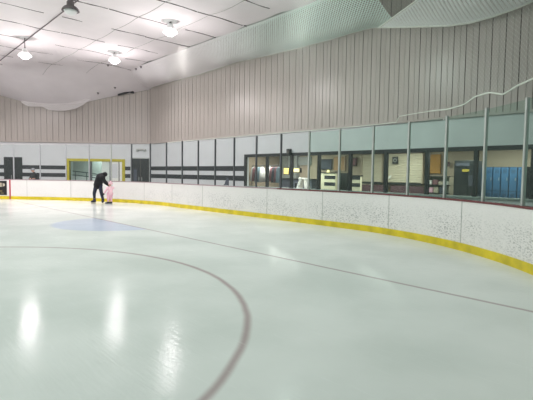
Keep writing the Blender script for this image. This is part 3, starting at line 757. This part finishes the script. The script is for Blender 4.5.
# tan roller shutters with bench below, square sign
for (pa, pb, lab) in ((362.5, 381.5, 'plain tan roller shutter nearer the striped counters'), (386.5, 422, 'wide tan roller shutter carrying a square black sign')):
    a = at_w(pa, 170, 13.6)[0]; b = at_w(pb, 170, 13.6)[0]
    e = empty('roller_shutter', ((a+b)/2, 13.6, 1.2), lab, 'roller shutter')
    mb = MB(); z = 1.22
    while z < 2.62:
        mb.add([(a, 13.6, z), (b, 13.6, z), (b, 13.585, z+.04), (a, 13.585, z+.04), (a, 13.6, z+.08), (b, 13.6, z+.08)], [(0, 1, 2, 3), (3, 2, 5, 4)]); z += .08
    link('curtain', mb, M['cream'], e)
    mb = MB(); mb.box(a-.06, a, 13.56, 13.68, 1.15, 2.75); mb.box(b, b+.06, 13.56, 13.68, 1.15, 2.75); link('guide_rail', mb, M['tan'], e)
    mb = MB(); mb.box(a-.06, b+.06, 13.5, 13.7, 2.62, 2.85); link('hood', mb, M['maroon'], e)
    mb = MB(); mb.box(a-.06, b+.06, 13.45, 13.8, 1.12, 1.2); link('counter_edge', mb, M['frame'], e)
u, w, z = at_w(395, 160.3, 13.5)
e = empty('square_sign', (u, w, z), 'square black sign with a pale ring hung on the wide shutter', 'sign')
mb = MB(); mb.box(u-.15, u+.15, w, w+.03, z-.17, z+.17); link('panel', mb, M['frame'], e)
mb = MB(); mb.lathe((u, w-.005, z), [(.06, 0), (.095, 0), (.095, .01), (.06, .01), (.06, 0)], 20, 'y'); link('ring', mb, M['seam'], e)
u, w, z = at_w(389.5, 177, 13.5); mb = MB(); mb.add([(u-.09, w, z-.1), (u+.05, w, z-.04), (u+.11, w, z+.1), (u-.03, w, z+.04), (u-.09, w+.01, z-.1), (u+.05, w+.01, z-.04), (u+.11, w+.01, z+.1), (u-.03, w+.01, z+.04)], [(0,1,2,3),(7,6,5,4),(0,4,5,1),(1,5,6,2),(2,6,7,3),(3,7,4,0)])
o = link('paper_note', mb, M['whitep'], None, RINK, (u, w, z)); tag(o, 'small white paper note taped low on the wide shutter', 'paper')
# benches with dark backs under the shutters
for (pa, pb, lab) in ((357, 381, 'low maroon bench under the plain tan shutter'), (387, 420, 'long maroon bench under the wide tan shutter')):
    a = at_w(pa, 185, 12.3)[0]; b = at_w(pb, 185, 12.3)[0]
    e = empty('bench', ((a+b)/2, 12.5, 0), lab, 'bench')
    mb = MB(); mb.box(a, b, 12.2, 12.6, .42, .5); link('seat', mb, M['maroon'], e, bevel=.01)
    mb = MB(); mb.box(a, b, 12.6, 12.66, .5, 1.08); link('backrest', mb, M['maroon'], e, bevel=.01)
    for x in (a+.1, b-.16):
        mb = MB(); mb.box(x, x+.06, 12.22, 12.62, 0, .42); link('leg', mb, M['frame'], e)
# striped counters
for (pa, pb, w0, lab) in ((319, 337, 11.5, 'cream counter front with black stripes and a small glowing lamp on top'), (349, 362, 11.5, 'cream and black striped counter front beside the tan shutter')):
    a = at_w(pa, 180, w0)[0]; b = at_w(pb, 180, w0)[0]
    e = empty('striped_counter', ((a+b)/2, w0+.3, 0), lab, 'counter')
    mb = MB(); b -= .1; mb.box(a, b, w0, w0+.14, 0, 1.62 if pa < 330 else 1.5); link('body', mb, M['counterc'], e)
    mb = MB()
    for z in (1.0, 1.33): mb.box(a+(.36 if pa < 330 else 0), b, w0-.008, w0, z, z+.17)
    link('stripe', mb, M['stripe'], e)
    mb = MB(); mb.box(a-.03, b+.03, w0-.03, w0+.17, 1.62 if pa < 330 else 1.5, 1.66 if pa < 330 else 1.54); link('top', mb, M['frame'], e)
u, w, z = at_w(330, 171.5, 11.7); mb = MB(); w = 11.57; mb.lathe((u, w, 1.66), [(0, .14), (.04, .12), (.07, .03), (.08, 0), (0, 0)], 14)
o = link('service_bell', mb, M['litcream'], None, RINK, (u, w, 1.66), smooth=True); tag(o, 'small glowing cream lamp on the left striped counter', 'table lamp')
# dark cabinets / picture / wooden panels beyond
for (pa, pb, ya, yb, w0, m_, nm, lab, cat) in (
        (319.5, 332, 159, 169.5, 13.9, 'coatg', 'framed_picture', 'dark framed picture on the wall beyond the striped counter', 'picture'),
        (333, 345.5, 156, 171, 13.9, 'wood', 'wooden_panel', 'tan wooden wall panel right of the framed picture', 'panel'),
        (351, 356.5, 157.5, 166, 13.9, 'coatr', 'red_poster', 'dark red poster on the wall beside the tan shutter', 'poster'),
        (338, 347, 173, 189, 12.0, 'door', 'dark_cabinet', 'dark cabinet standing between the two striped counters', 'cabinet')):
    P0 = at_w(pa, yb, w0); P1 = at_w(pb, ya, w0); a, b = P0[0], P1[0]; z0, z1 = min(P0[2], P1[2]), max(P0[2], P1[2])
    if nm == 'dark_cabinet': z0 = 0
    e = empty(nm, ((a+b)/2, w0, z0), lab, cat)
    mb = MB(); mb.box(a, b, w0, w0+(.4 if z0 == 0 else .05), z0, z1); link('panel', mb, M[m_], e)
    mb = MB()
    for (x0, x1, y0_, y1_) in ((a, b, z1-.04, z1), (a, b, z0, z0+.04), (a, a+.04, z0, z1), (b-.04, b, z0, z1)): mb.box(x0, x1, w0-.02, w0, y0_, y1_)
    link('frame', mb, M['frame'] if nm != 'wooden_panel' else M['tan'], e)
# lit signs
for (pa, pb, ya, yb, m_, lab) in ((283.8, 288.3, 168, 174, 'litsign', 'glowing yellow sign box deep in the lobby'), (293.3, 299, 168.6, 172, 'litcream', 'smaller glowing cream sign box beside the yellow one')):
    P0 = at_w(pa, yb, 12.5); P1 = at_w(pb, ya, 12.5)
    e = empty('lit_sign', (P0[0], 12.5, P0[2]), lab, 'sign')
    mb = MB(); mb.box(P0[0], P1[0], 12.5, 12.6, P0[2], P1[2]); link('face', mb, M[m_], e)
    mb = MB(); mb.box(P0[0]-.03, P1[0]+.03, 12.53, 12.7, P0[2]-.03, P1[2]+.03); link('case', mb, M['frame'], e)
    mb = MB(); mb.tube([((P0[0]+P1[0])/2, 12.6, P1[2]), ((P0[0]+P1[0])/2, 12.6, 2.95)], .015, 6); link('hanger', mb, M['frame'], e)
# grey serving hatch behind the signs
P0 = at_w(293, 163, 13.9); P1 = at_w(311, 157.5, 13.9)
mb = MB(); mb.box(P0[0], P1[0], 13.86, 13.98, 2.1, 2.6); o = link('ventilation_grille', mb, M['greyroom'], None, RINK, (P0[0], 13.9, 2.1)); tag(o, 'wide grey grille high on the wall over the white splayed stand', 'grille')
P0 = at_w(293, 176, 12.9); P1 = at_w(312, 170, 12.9)
e = empty('snack_counter', ((P0[0]+P1[0])/2, 13.2, 0), 'slate snack counter below the glowing signs', 'counter')
mb = MB(); mb.box(P0[0]-1, P1[0], 12.9, 13.4, 0, 1.25); link('body', mb, M['coatg'], e)
mb = MB(); mb.box(P0[0]-1.03, P1[0]+.03, 12.85, 13.45, 1.25, 1.3); link('top', mb, M['frame'], e)
# white splayed stand
u, w, z = at_w(303.5, 178, 10.6)
e = empty('splayed_stand', (u, w, 0), 'white plastic stand with splayed legs behind the lobby window', 'stand')
mb = MB(); mb.box(u-.26, u+.3, w-.12, w+.12, 1.3, 1.38); link('top', mb, M['whitep'], e, bevel=.02)
for sx, sy in ((-1, -1), (1, -1), (-1, 1), (1, 1)):
    mb = MB(); mb.bar((u+sx*.14+.04, w+sy*.06, 1.32), (u+sx*.56+(.0 if sx < 0 else -.12), w+sy*.25, .0), .12); link('leg', mb, M['whitep'], e)
mb = MB(); mb.bar((u-.28, w-.17, .8), (u+.32, w-.17, .8), .04); link('brace', mb, M['whitep'], e)
# hanging coats on a rack
u0 = at_w(252, 175, 11.3)[0]; u1 = at_w(280, 175, 11.3)[0]
e = empty('coat_rack', ((u0+u1)/2, 11.3, 0), 'dark rail coat rack behind the first lobby windows', 'coat rack')
mb = MB(); mb.tube([(u0, 11.3, 2.0), (u1, 11.3, 2.0)], .02); link('rail', mb, M['frame'], e)
for x in (u0, u1):
    mb = MB(); mb.tube([(x, 11.3, 0), (x, 11.3, 2.0)], .02); link('post', mb, M['frame'], e)
    mb = MB(); mb.bar((x, 11.0, .03), (x, 11.6, .03), .05); link('foot', mb, M['frame'], e)
cc = [('coatw', 253.5), ('coatr', 255.2), ('coatb', 258), ('coatb', 260), ('coatw', 262.3), ('coatw', 269.5), ('coatr', 272.3), ('coatg', 274.6), ('coatr', 277), ('coatb', 279)]
cn = ['off-white coat at the outer end of the rack', 'dusty red coat next to the outermost off-white one', 'blue grey coat, first of the blue pair', 'blue grey coat, second of the blue pair', 'off-white coat right after the blue pair',
      'off-white coat past the dark mullion', 'dusty red coat after the gap on the rack', 'slate coat between two dusty red coats', 'dusty red coat next to the last on the rack', 'blue grey coat at the inner end of the rack']
for (c, px), lab in zip(cc, cn):
    u = at_w(px, 175, 11.3)[0]; lb = 1.05+.1*random.random()
    mb = MB(); mb.tube([(u, 11.3, 1.93), (u, 11.3, 1.86), (u, 11.3, 1.6), (u, 11.3, lb)], [.03, .07, .085, .1], 10)
    o = link('coat', mb, M[c], None, RINK, (u, 11.3, 1.93), smooth=True)
    for v in o.data.vertices: v.co.y *= 2.6
    tag(o, lab, 'coat', 'coats hanging on the lobby rack')
    mb = MB(); mb.tube([(u, 11.3, 1.93), (u, 11.3, 1.98), (u, 11.28, 2.01), (u, 11.3, 2.03)], .006, 5); link('hanger_hook', mb, M['steel'], o)
# round dark table
u, w, z = at_w(296, 180, 11.6)
e = empty('round_table', (u, w, 0), 'small dark round table behind the white splayed stand', 'table')
mb = MB(); mb.lathe((u, w, 0), [(0, 1.12), (.45, 1.12), (.46, 1.08), (0, 1.07)], 24); link('tabletop', mb, M['coatg'], e)
mb = MB(); mb.tube([(u, w, 0.02), (u, w, 1.08)], .04); mb.lathe((u, w, 0), [(0, .04), (.28, .02), (.28, 0), (0, 0)], 20); link('pedestal', mb, M['frame'], e)

# lobby lighting
for u, W in ((-5, 190), (-2, 130), (1.5, 130), (6, 160), (11, 90)):
    L = bpy.data.lights.new('lobby_light', 'AREA'); L.shape = 'RECTANGLE'; L.size = 2.5; L.size_y = .6; L.energy = W; L.color = (1, .95, .88)
    o = bpy.data.objects.new('lobby_light', L); X, Y = XY(u, 10.3 if u == -2 else 11.6); o.location = (X, Y, 2.9); COL.objects.link(o)
L = bpy.data.lights.new('back_room_light', 'AREA'); L.size = 1.5; L.energy = 110; L.color = (.9, 1, .96)
o = bpy.data.objects.new('back_room_light', L); o.location = ((fx0+fx1)/2, YF+1.3, 2.8); COL.objects.link(o)

# ------------------------------------------------------------------ people
def hand(mb, wrist, dirv, side, sc=1.0, curl=.5, nrm=None):
    """palm and five curled fingers"""
    d = Vector(dirv).normalized(); n = Vector(nrm or (0, 0, -1)); sd = d.cross(n).normalized(); n = sd.cross(d).normalized(); w = Vector(wrist)
    palm = w+d*.05*sc
    mb.ell(palm, (.04*sc, .045*sc, .02*sc), 6, Matrix((sd, d, n)).transposed())
    for k, ln in enumerate((.072, .082, .076, .06)):
        r0 = w+d*.088*sc+sd*(.028-.019*k)*sc*side
        p1 = r0+(d*math.cos(curl*.5)+n*math.sin(curl*.5))*ln*.5*sc; p2 = p1+(d*math.cos(curl*1.5)+n*math.sin(curl*1.5))*ln*.32*sc; p3 = p2+(d*math.cos(curl*2.4)+n*math.sin(curl*2.4))*ln*.25*sc
        mb.tube([r0-d*.02*sc, r0, p1, p2, p3], [.009*sc, .0095*sc, .009*sc, .008*sc, .006*sc], 8)
    t0 = w+d*.025*sc+sd*.034*sc*side; t1 = t0+(d*.6+sd*.8*side+n*.3)*.04*sc; t2 = t1+(d*.95+n*.4)*.03*sc
    mb.tube([t0-sd*.015*side*sc, t0, t1, t2], [.011*sc, .012*sc, .010*sc, .008*sc], 8)
def skates(root, ankle, toe, bootm, sc=1.0):
    a = Vector(ankle); d = Vector((toe[0], toe[1], 0)).normalized(); f = Vector((a.x, a.y, 0))
    mb = MB(); z0 = .055*sc
    heel = f-d*.06*sc; tp = f+d*.19*sc
    mb.tube([a+Vector((0, 0, .10*sc)), a+Vector((0, 0, .02)), f-d*.01*sc+Vector((0, 0, z0+.03*sc))], [.062*sc, .056*sc, .05*sc], 12)
    mb.tube([heel+Vector((0, 0, z0+.04*sc)), f+d*.05*sc+Vector((0, 0, z0+.045*sc)), f+d*.13*sc+Vector((0, 0, z0+.035*sc)), tp+Vector((0, 0, z0+.03*sc))], [.042*sc, .05*sc, .045*sc, .03*sc], 12)
    sk = link('skate', mb, bootm, root, smooth=True)
    mb = MB(); s_ = d.cross(Vector((0, 0, 1)))
    mb.bar(heel+Vector((0, 0, .035*sc)), tp+Vector((0, 0, .035*sc)), .016*sc, .03*sc); link('blade_holder', mb, M['steel'], sk)
    mb = MB(); mb.bar(heel-d*.02*sc+Vector((0, 0, .011)), tp+d*.02*sc+Vector((0, 0, .011)), .006, .022); link('blade', mb, M['steel'], sk)
def face(mb, hc, f, up, r):
    """adds nose, ears, chin and brow to the head in the body mesh; f = facing, up = crown direction"""
    sd = f.cross(up).normalized(); rot = Matrix((sd, f, up)).transposed()
    mb.ell(hc+up*.02*r/.1, (r*.76, r*.92, r*1.0), 10, rot); mb.ell(hc+f*r*.2-up*r*.55, (r*.55, r*.62, r*.55), 8, rot)
    mb.ell(hc+f*r*.92-up*r*.15, (r*.13, r*.2, r*.22), 6, rot)
    for q in (-1, 1): mb.ell(hc+sd*q*r*.78-up*r*.1, (r*.09, r*.2, r*.3), 6, rot)
    mb.ell(hc+f*r*.78+up*r*.22, (r*.5, r*.16, r*.1), 6, rot)
    return sd, rot
def face_parts(root, hc, f, up, sd, rot, r):
    mb = MB()
    for q in (-1, 1): mb.ell(hc+f*r*.86+sd*q*r*.3+up*r*.02, (r*.11, r*.07, r*.08), 6, rot)
    link('eyes', mb, M['eye'], root, smooth=True)
    mb = MB(); mb.ell(hc+f*r*.8-up*r*.5, (r*.25, r*.08, r*.07), 6, rot); link('mouth', mb, M['lips'], root, smooth=True)

# adult bending over the child
def V(x, y, z): return Vector((x, y, z))
ax, ay = at_Y(98.4, 203, 21.5)[:2]
lf = V(ax-.21, ay+.05, .12); rf = V(ax+.24, ay-.06, .12)
lk = V(ax-.19, ay-.02, .50); rk = V(ax+.17, ay-.06, .50)
lh = V(ax-.12, ay+.06, .88); rh = V(ax+.09, ay+.0, .88)
hip = V(ax-.03, ay+.03, .92); waist = V(ax+.02, ay-.0, 1.03); chest = V(ax+.14, ay-.06, 1.25); neck = V(ax+.27, ay-.10, 1.36)
ls = V(ax+.12, ay+.13, 1.30); rs = V(ax+.30, ay-.25, 1.27)
hc = V(ax+.36, ay-.13, 1.39)
le = V(ax+.32, ay+.15, 1.03); re = V(ax+.42, ay-.28, 1.02)
lw_ = V(ax+.52, ay+.02, .93); rw_ = V(ax+.56, ay-.24, .90)
mb = MB()
mb.limb(lf, lk, .042, .058); mb.limb(lk, lh, .06, .085); mb.limb(rf, rk, .042, .058); mb.limb(rk, rh, .06, .085)
mb.limb(hip, waist, .14, .13); mb.limb(waist, chest, .13, .155); mb.limb(ls, rs, .075, .075); mb.limb(chest, neck, .1, .062); mb.limb(neck, hc-V(.04, 0, 0), .06, .055)
mb.limb(ls, le, .055, .044); mb.limb(le, lw_, .042, .028); mb.limb(rs, re, .055, .044); mb.limb(re, rw_, .042, .028)
fdir = V(.5, .5, -.62).normalized(); updir = V(.72, -.1, .66); updir = (updir-fdir*updir.dot(fdir)).normalized()
sd, rot = face(mb, hc, fdir, updir, .105)
hand(mb, lw_, (.75, -.25, -.5), 1, curl=.7); hand(mb, rw_, (.75, .05, -.5), -1, curl=.7)
adult = link('person', mb, M['skin'], None, FLAT, (ax, ay, 0), remesh=.009)
tag(adult, 'adult person in black hooded jacket and dark jeans bending over a child on the ice', 'person')
face_parts(adult, hc, fdir, updir, sd, rot, .105)
mb = MB(); mb.ell(hc-fdir*.02+updir*.028, (.096, .108, .1), 10, rot); mb.ell(hc-fdir*.055-updir*.03, (.088, .07, .09), 8, rot); link('hair', mb, M['hair'], adult, smooth=True)
mb = MB(); mb.limb(hip+V(0, 0, -.03), waist, .205, .20); mb.limb(waist, chest, .20, .225); mb.limb(ls, rs, .13, .13); mb.limb(chest+V(-.04, 0, .03), neck+V(-.03, 0, .0), .16, .09)
mb.limb(ls, le, .088, .068); mb.limb(le, lw_-V(.03, 0, -.02), .066, .05); mb.limb(rs, re, .088, .068); mb.limb(re, rw_-V(.03, 0, -.02), .066, .05)
mb.ell(neck+V(-.06, .02, .03), (.12, .13, .1), 8)
link('jacket', mb, M['black'], adult, remesh=.014)
mb = MB(); mb.limb(lf+V(0, 0, .1), lk, .062, .078); mb.limb(lk, lh, .08, .108); mb.limb(rf+V(0, 0, .1), rk, .062, .078); mb.limb(rk, rh, .08, .108); mb.limb(lh, rh, .125, .125); mb.limb(hip, waist-V(0, 0, .04), .15, .145)
link('jeans', mb, M['jeans'], adult, remesh=.014)
mb = MB(); mb.ell(hc+updir*.035-fdir*.012, (.108, .118, .11), 10, rot); mb.ell(hc-fdir*.06-updir*.05, (.1, .075, .1), 8, rot); o = link('knit_hat', mb, M['black'], adult, smooth=True)
for wv, dv, sd_ in ((lw_, (.75, -.25, -.5), 1), (rw_, (.75, .05, -.5), -1)):
    dv = Vector(dv).normalized(); mb = MB(); mb.limb(wv-dv*.05, wv+dv*.01, .046, .044); hand(mb, wv, dv, sd_, 1.28, .7); link('glove', mb, M['black'], adult, remesh=.008)
skates(adult, lf, (-.25, -.7), M['skate'], 1.15); skates(adult, rf, (.2, -.7), M['skate'], 1.15)

# child in pink
cx, cy = at_Y(109.7, 203.6, 21.2)[:2]
clf = V(cx-.05, cy-.05, .08); crf = V(cx+.06, cy+.06, .08); clk = V(cx-.045, cy-.08, .29); crk = V(cx+.055, cy+.0, .29); clh = V(cx-.04, cy-.04, .5); crh = V(cx+.07, cy+.04, .5)
chip = V(cx+.02, cy, .52); cch = V(cx+.03, cy+.02, .73); cnk = V(cx+.04, cy+.02, .83); chc = V(cx+.03, cy, .965)
cls = V(cx-.06, cy-.09, .77); crs = V(cx+.12, cy+.11, .77); cle = V(cx-.14, cy-.14, .64); cre = V(cx+.05, cy+.22, .72); clw = V(cx-.21, cy-.13, .52); crw = V(cx-.09, cy+.2, .84)
mb = MB(); mb.limb(clf, clk, .03, .042); mb.limb(clk, clh, .042, .055); mb.limb(crf, crk, .03, .042); mb.limb(crk, crh, .042, .055)
mb.limb(chip, cch, .085, .09); mb.limb(cls, crs, .045, .045); mb.limb(cch, cnk, .06, .04); mb.limb(cnk, chc-V(0, 0, .05), .038, .036)
mb.limb(cls, cle, .035, .028); mb.limb(cle, clw, .027, .02); mb.limb(crs, cre, .035, .028); mb.limb(cre, crw, .027, .02)
cf_ = V(-.92, -.35, .08).normalized(); cup = (V(0, 0, 1)-cf_*cf_.z).normalized(); csd, crot = face(mb, chc, cf_, cup, .088)
hand(mb, clw, (-.6, 0, -.75), 1, .62, .6); hand(mb, crw, (-.8, 0, .5), -1, .62, .6)
child = link('person', mb, M['skin'], None, FLAT, (cx, cy, 0), remesh=.008)
tag(child, 'small child person in a pink snowsuit and pink hat standing on skates beside the adult', 'person')
face_parts(child, chc, cf_, cup, csd, crot, .088)
mb = MB(); mb.ell(chc+cup*.035-cf_*.015, (.09, .095, .085), 10, crot); mb.tube([chc+cup*.0+(csd*math.cos(t)*.082+cf_*(math.sin(t)*.09-.01))+cup*.012 for t in [i*math.pi/8 for i in range(17)]], .016, 6); mb.ell(chc+cup*.13-cf_*.015, (.03,)*3, 6); link('hat', mb, M['pink'], child, smooth=True)
mb = MB(); mb.limb(chip-V(0, 0, .02), cch, .115, .115); mb.limb(cls, crs, .072, .072); mb.limb(cch, cnk, .09, .06); mb.limb(cls, cle, .058, .05); mb.limb(cle, clw, .05, .04); mb.limb(crs, cre, .058, .05); mb.limb(cre, crw, .05, .04)
link('jacket', mb, M['pink'], child, remesh=.012)
mb = MB(); mb.limb(clf+V(0, 0, .06), clk, .05, .06); mb.limb(clk, clh, .06, .078); mb.limb(crf+V(0, 0, .06), crk, .05, .06); mb.limb(crk, crh, .06, .078); mb.limb(clh, crh, .09, .09); mb.limb(chip, chip+V(0, 0, .06), .1, .1)
link('snow_trousers', mb, M['pinkd'], child, remesh=.012)
mb = MB(); d_ = V(-.6, 0, -.75).normalized(); mb.ell(clw+d_*.05, (.048, .04, .04), 8); mb.ell(clw+d_*.11, (.042, .036, .045), 8); mb.ell(clw+d_*.05+V(.0, -.035, 0), (.018, .018, .03), 6); mb.limb(clw-d_*.02, clw+d_*.04, .036, .04); o = link('mitten', mb, M['black'], child, remesh=.008); o['label'] = 'dark mitten on the lowered hand'
skates(child, clf, (-.9, -.25), M['skate'], .72); skates(child, crf, (-.9, -.25), M['skate'], .72)

# onlooker behind the far glass
px_, py_ = at_Y(35.2, 180, 25.6)[:2]
mb = MB(); f_ = V(-.8, -.6, -.1).normalized(); up_ = (V(0, 0, 1)-f_*f_.z).normalized(); oh = V(px_-.12, py_, 1.57)
mb.limb(V(px_-.1, py_, .06), V(px_-.1, py_-.03, .46), .05, .06); mb.limb(V(px_-.1, py_-.03, .46), V(px_-.06, py_, .86), .06, .085)
mb.limb(V(px_+.14, py_, .06), V(px_+.12, py_-.03, .46), .05, .06); mb.limb(V(px_+.12, py_-.03, .46), V(px_+.08, py_, .86), .06, .085)
mb.limb(V(px_+.02, py_, .9), V(px_+.0, py_, 1.25), .14, .15); mb.limb(V(px_-.15, py_+.08, 1.32), V(px_+.16, py_-.08, 1.32), .07, .07); mb.limb(V(px_, py_, 1.25), V(px_-.08, py_, 1.45), .1, .055); mb.limb(V(px_-.08, py_, 1.42), oh, .055, .05)
for q in (-1, 1):
    S_ = V(px_+q*.17, py_-q*.08, 1.32); E_ = V(px_+q*.25, py_-.12, 1.06); W_ = V(px_+q*.1, py_-.3, 1.1)
    mb.limb(S_, E_, .052, .042); mb.limb(E_, W_, .04, .028); hand(mb, W_, (0-q*.3, -1, 0), q, 1, .5)
sd, rot = face(mb, oh, f_, up_, .1)
onl = link('person', mb, M['skin'], None, FLAT, (px_, py_, -.03), remesh=.01); tag(onl, 'onlooker person in dark coat and grey cap behind the far glass', 'person')
face_parts(onl, oh, f_, up_, sd, rot, .1)
mb = MB(); mb.ell(oh+up_*.04-f_*.01, (.094, .11, .085), 10, rot); mb.ell(oh+up_*.05+f_*.1, (.07, .07, .012), 8, rot); link('cap', mb, M['greycap'], onl, smooth=True)
mb = MB(); mb.limb(V(px_+.02, py_, .78), V(px_, py_, 1.22), .19, .19); mb.limb(V(px_-.15, py_+.08, 1.32), V(px_+.16, py_-.08, 1.32), .105, .105); mb.limb(V(px_, py_, 1.25), V(px_-.06, py_, 1.4), .13, .08)
for q in (-1, 1):
    S_ = V(px_+q*.17, py_-q*.08, 1.32); E_ = V(px_+q*.25, py_-.12, 1.06); W_ = V(px_+q*.1, py_-.27, 1.1)
    mb.limb(S_, E_, .08, .064); mb.limb(E_, W_, .06, .046)
link('coat', mb, M['black'], onl, remesh=.015)
mb = MB()
for q in (-1, 1):
    fx = px_+.02+q*.12; mb.limb(V(fx, py_, .1), V(fx-q*.01, py_-.03, .46), .07, .08); mb.limb(V(fx-q*.01, py_-.03, .46), V(px_+.02+q*.07, py_, .84), .08, .105)
link('trousers', mb, M['jeans'], onl, remesh=.015)
mb = MB()
for q in (-1, 1):
    fx = px_+.02+q*.12; mb.ell(V(fx-.03, py_-.06, .015), (.055, .13, .045), 8)
link('shoes', mb, M['black'], onl, smooth=True)

# ------------------------------------------------------------------ world, camera
W = bpy.data.worlds.new('World'); S.world = W; W.use_nodes = True; nt = W.node_tree
bg = nt.nodes['Background']; bg.inputs[0].default_value = (.80, .92, .87, 1); bg.inputs[1].default_value = .34
cam = bpy.data.cameras.new('camera'); co = bpy.data.objects.new('camera', cam); COL.objects.link(co)
cam.sensor_width = 36; cam.lens = FOC/533*36; cam.clip_start = .05; cam.clip_end = 200
cr, sr_ = math.cos(ROLL), math.sin(ROLL); cp, sp_ = math.cos(PITCH), math.sin(PITCH)
X_ = Vector((cr, sr_*sp_, sr_*cp)); Y_ = Vector((-sr_, cr*sp_, cr*cp)); Z_ = Vector((0, -cp, sp_))
m4 = Matrix.Identity(4)
for i in range(3): m4[i][0] = X_[i]; m4[i][1] = Y_[i]; m4[i][2] = Z_[i]
m4[2][3] = HC; co.matrix_world = m4
S.camera = co
S.view_settings.view_transform = 'Standard'; S.view_settings.exposure = -0.33; S.view_settings.gamma = 1
for o in S.objects:
    if '_b' in o: del o['_b']
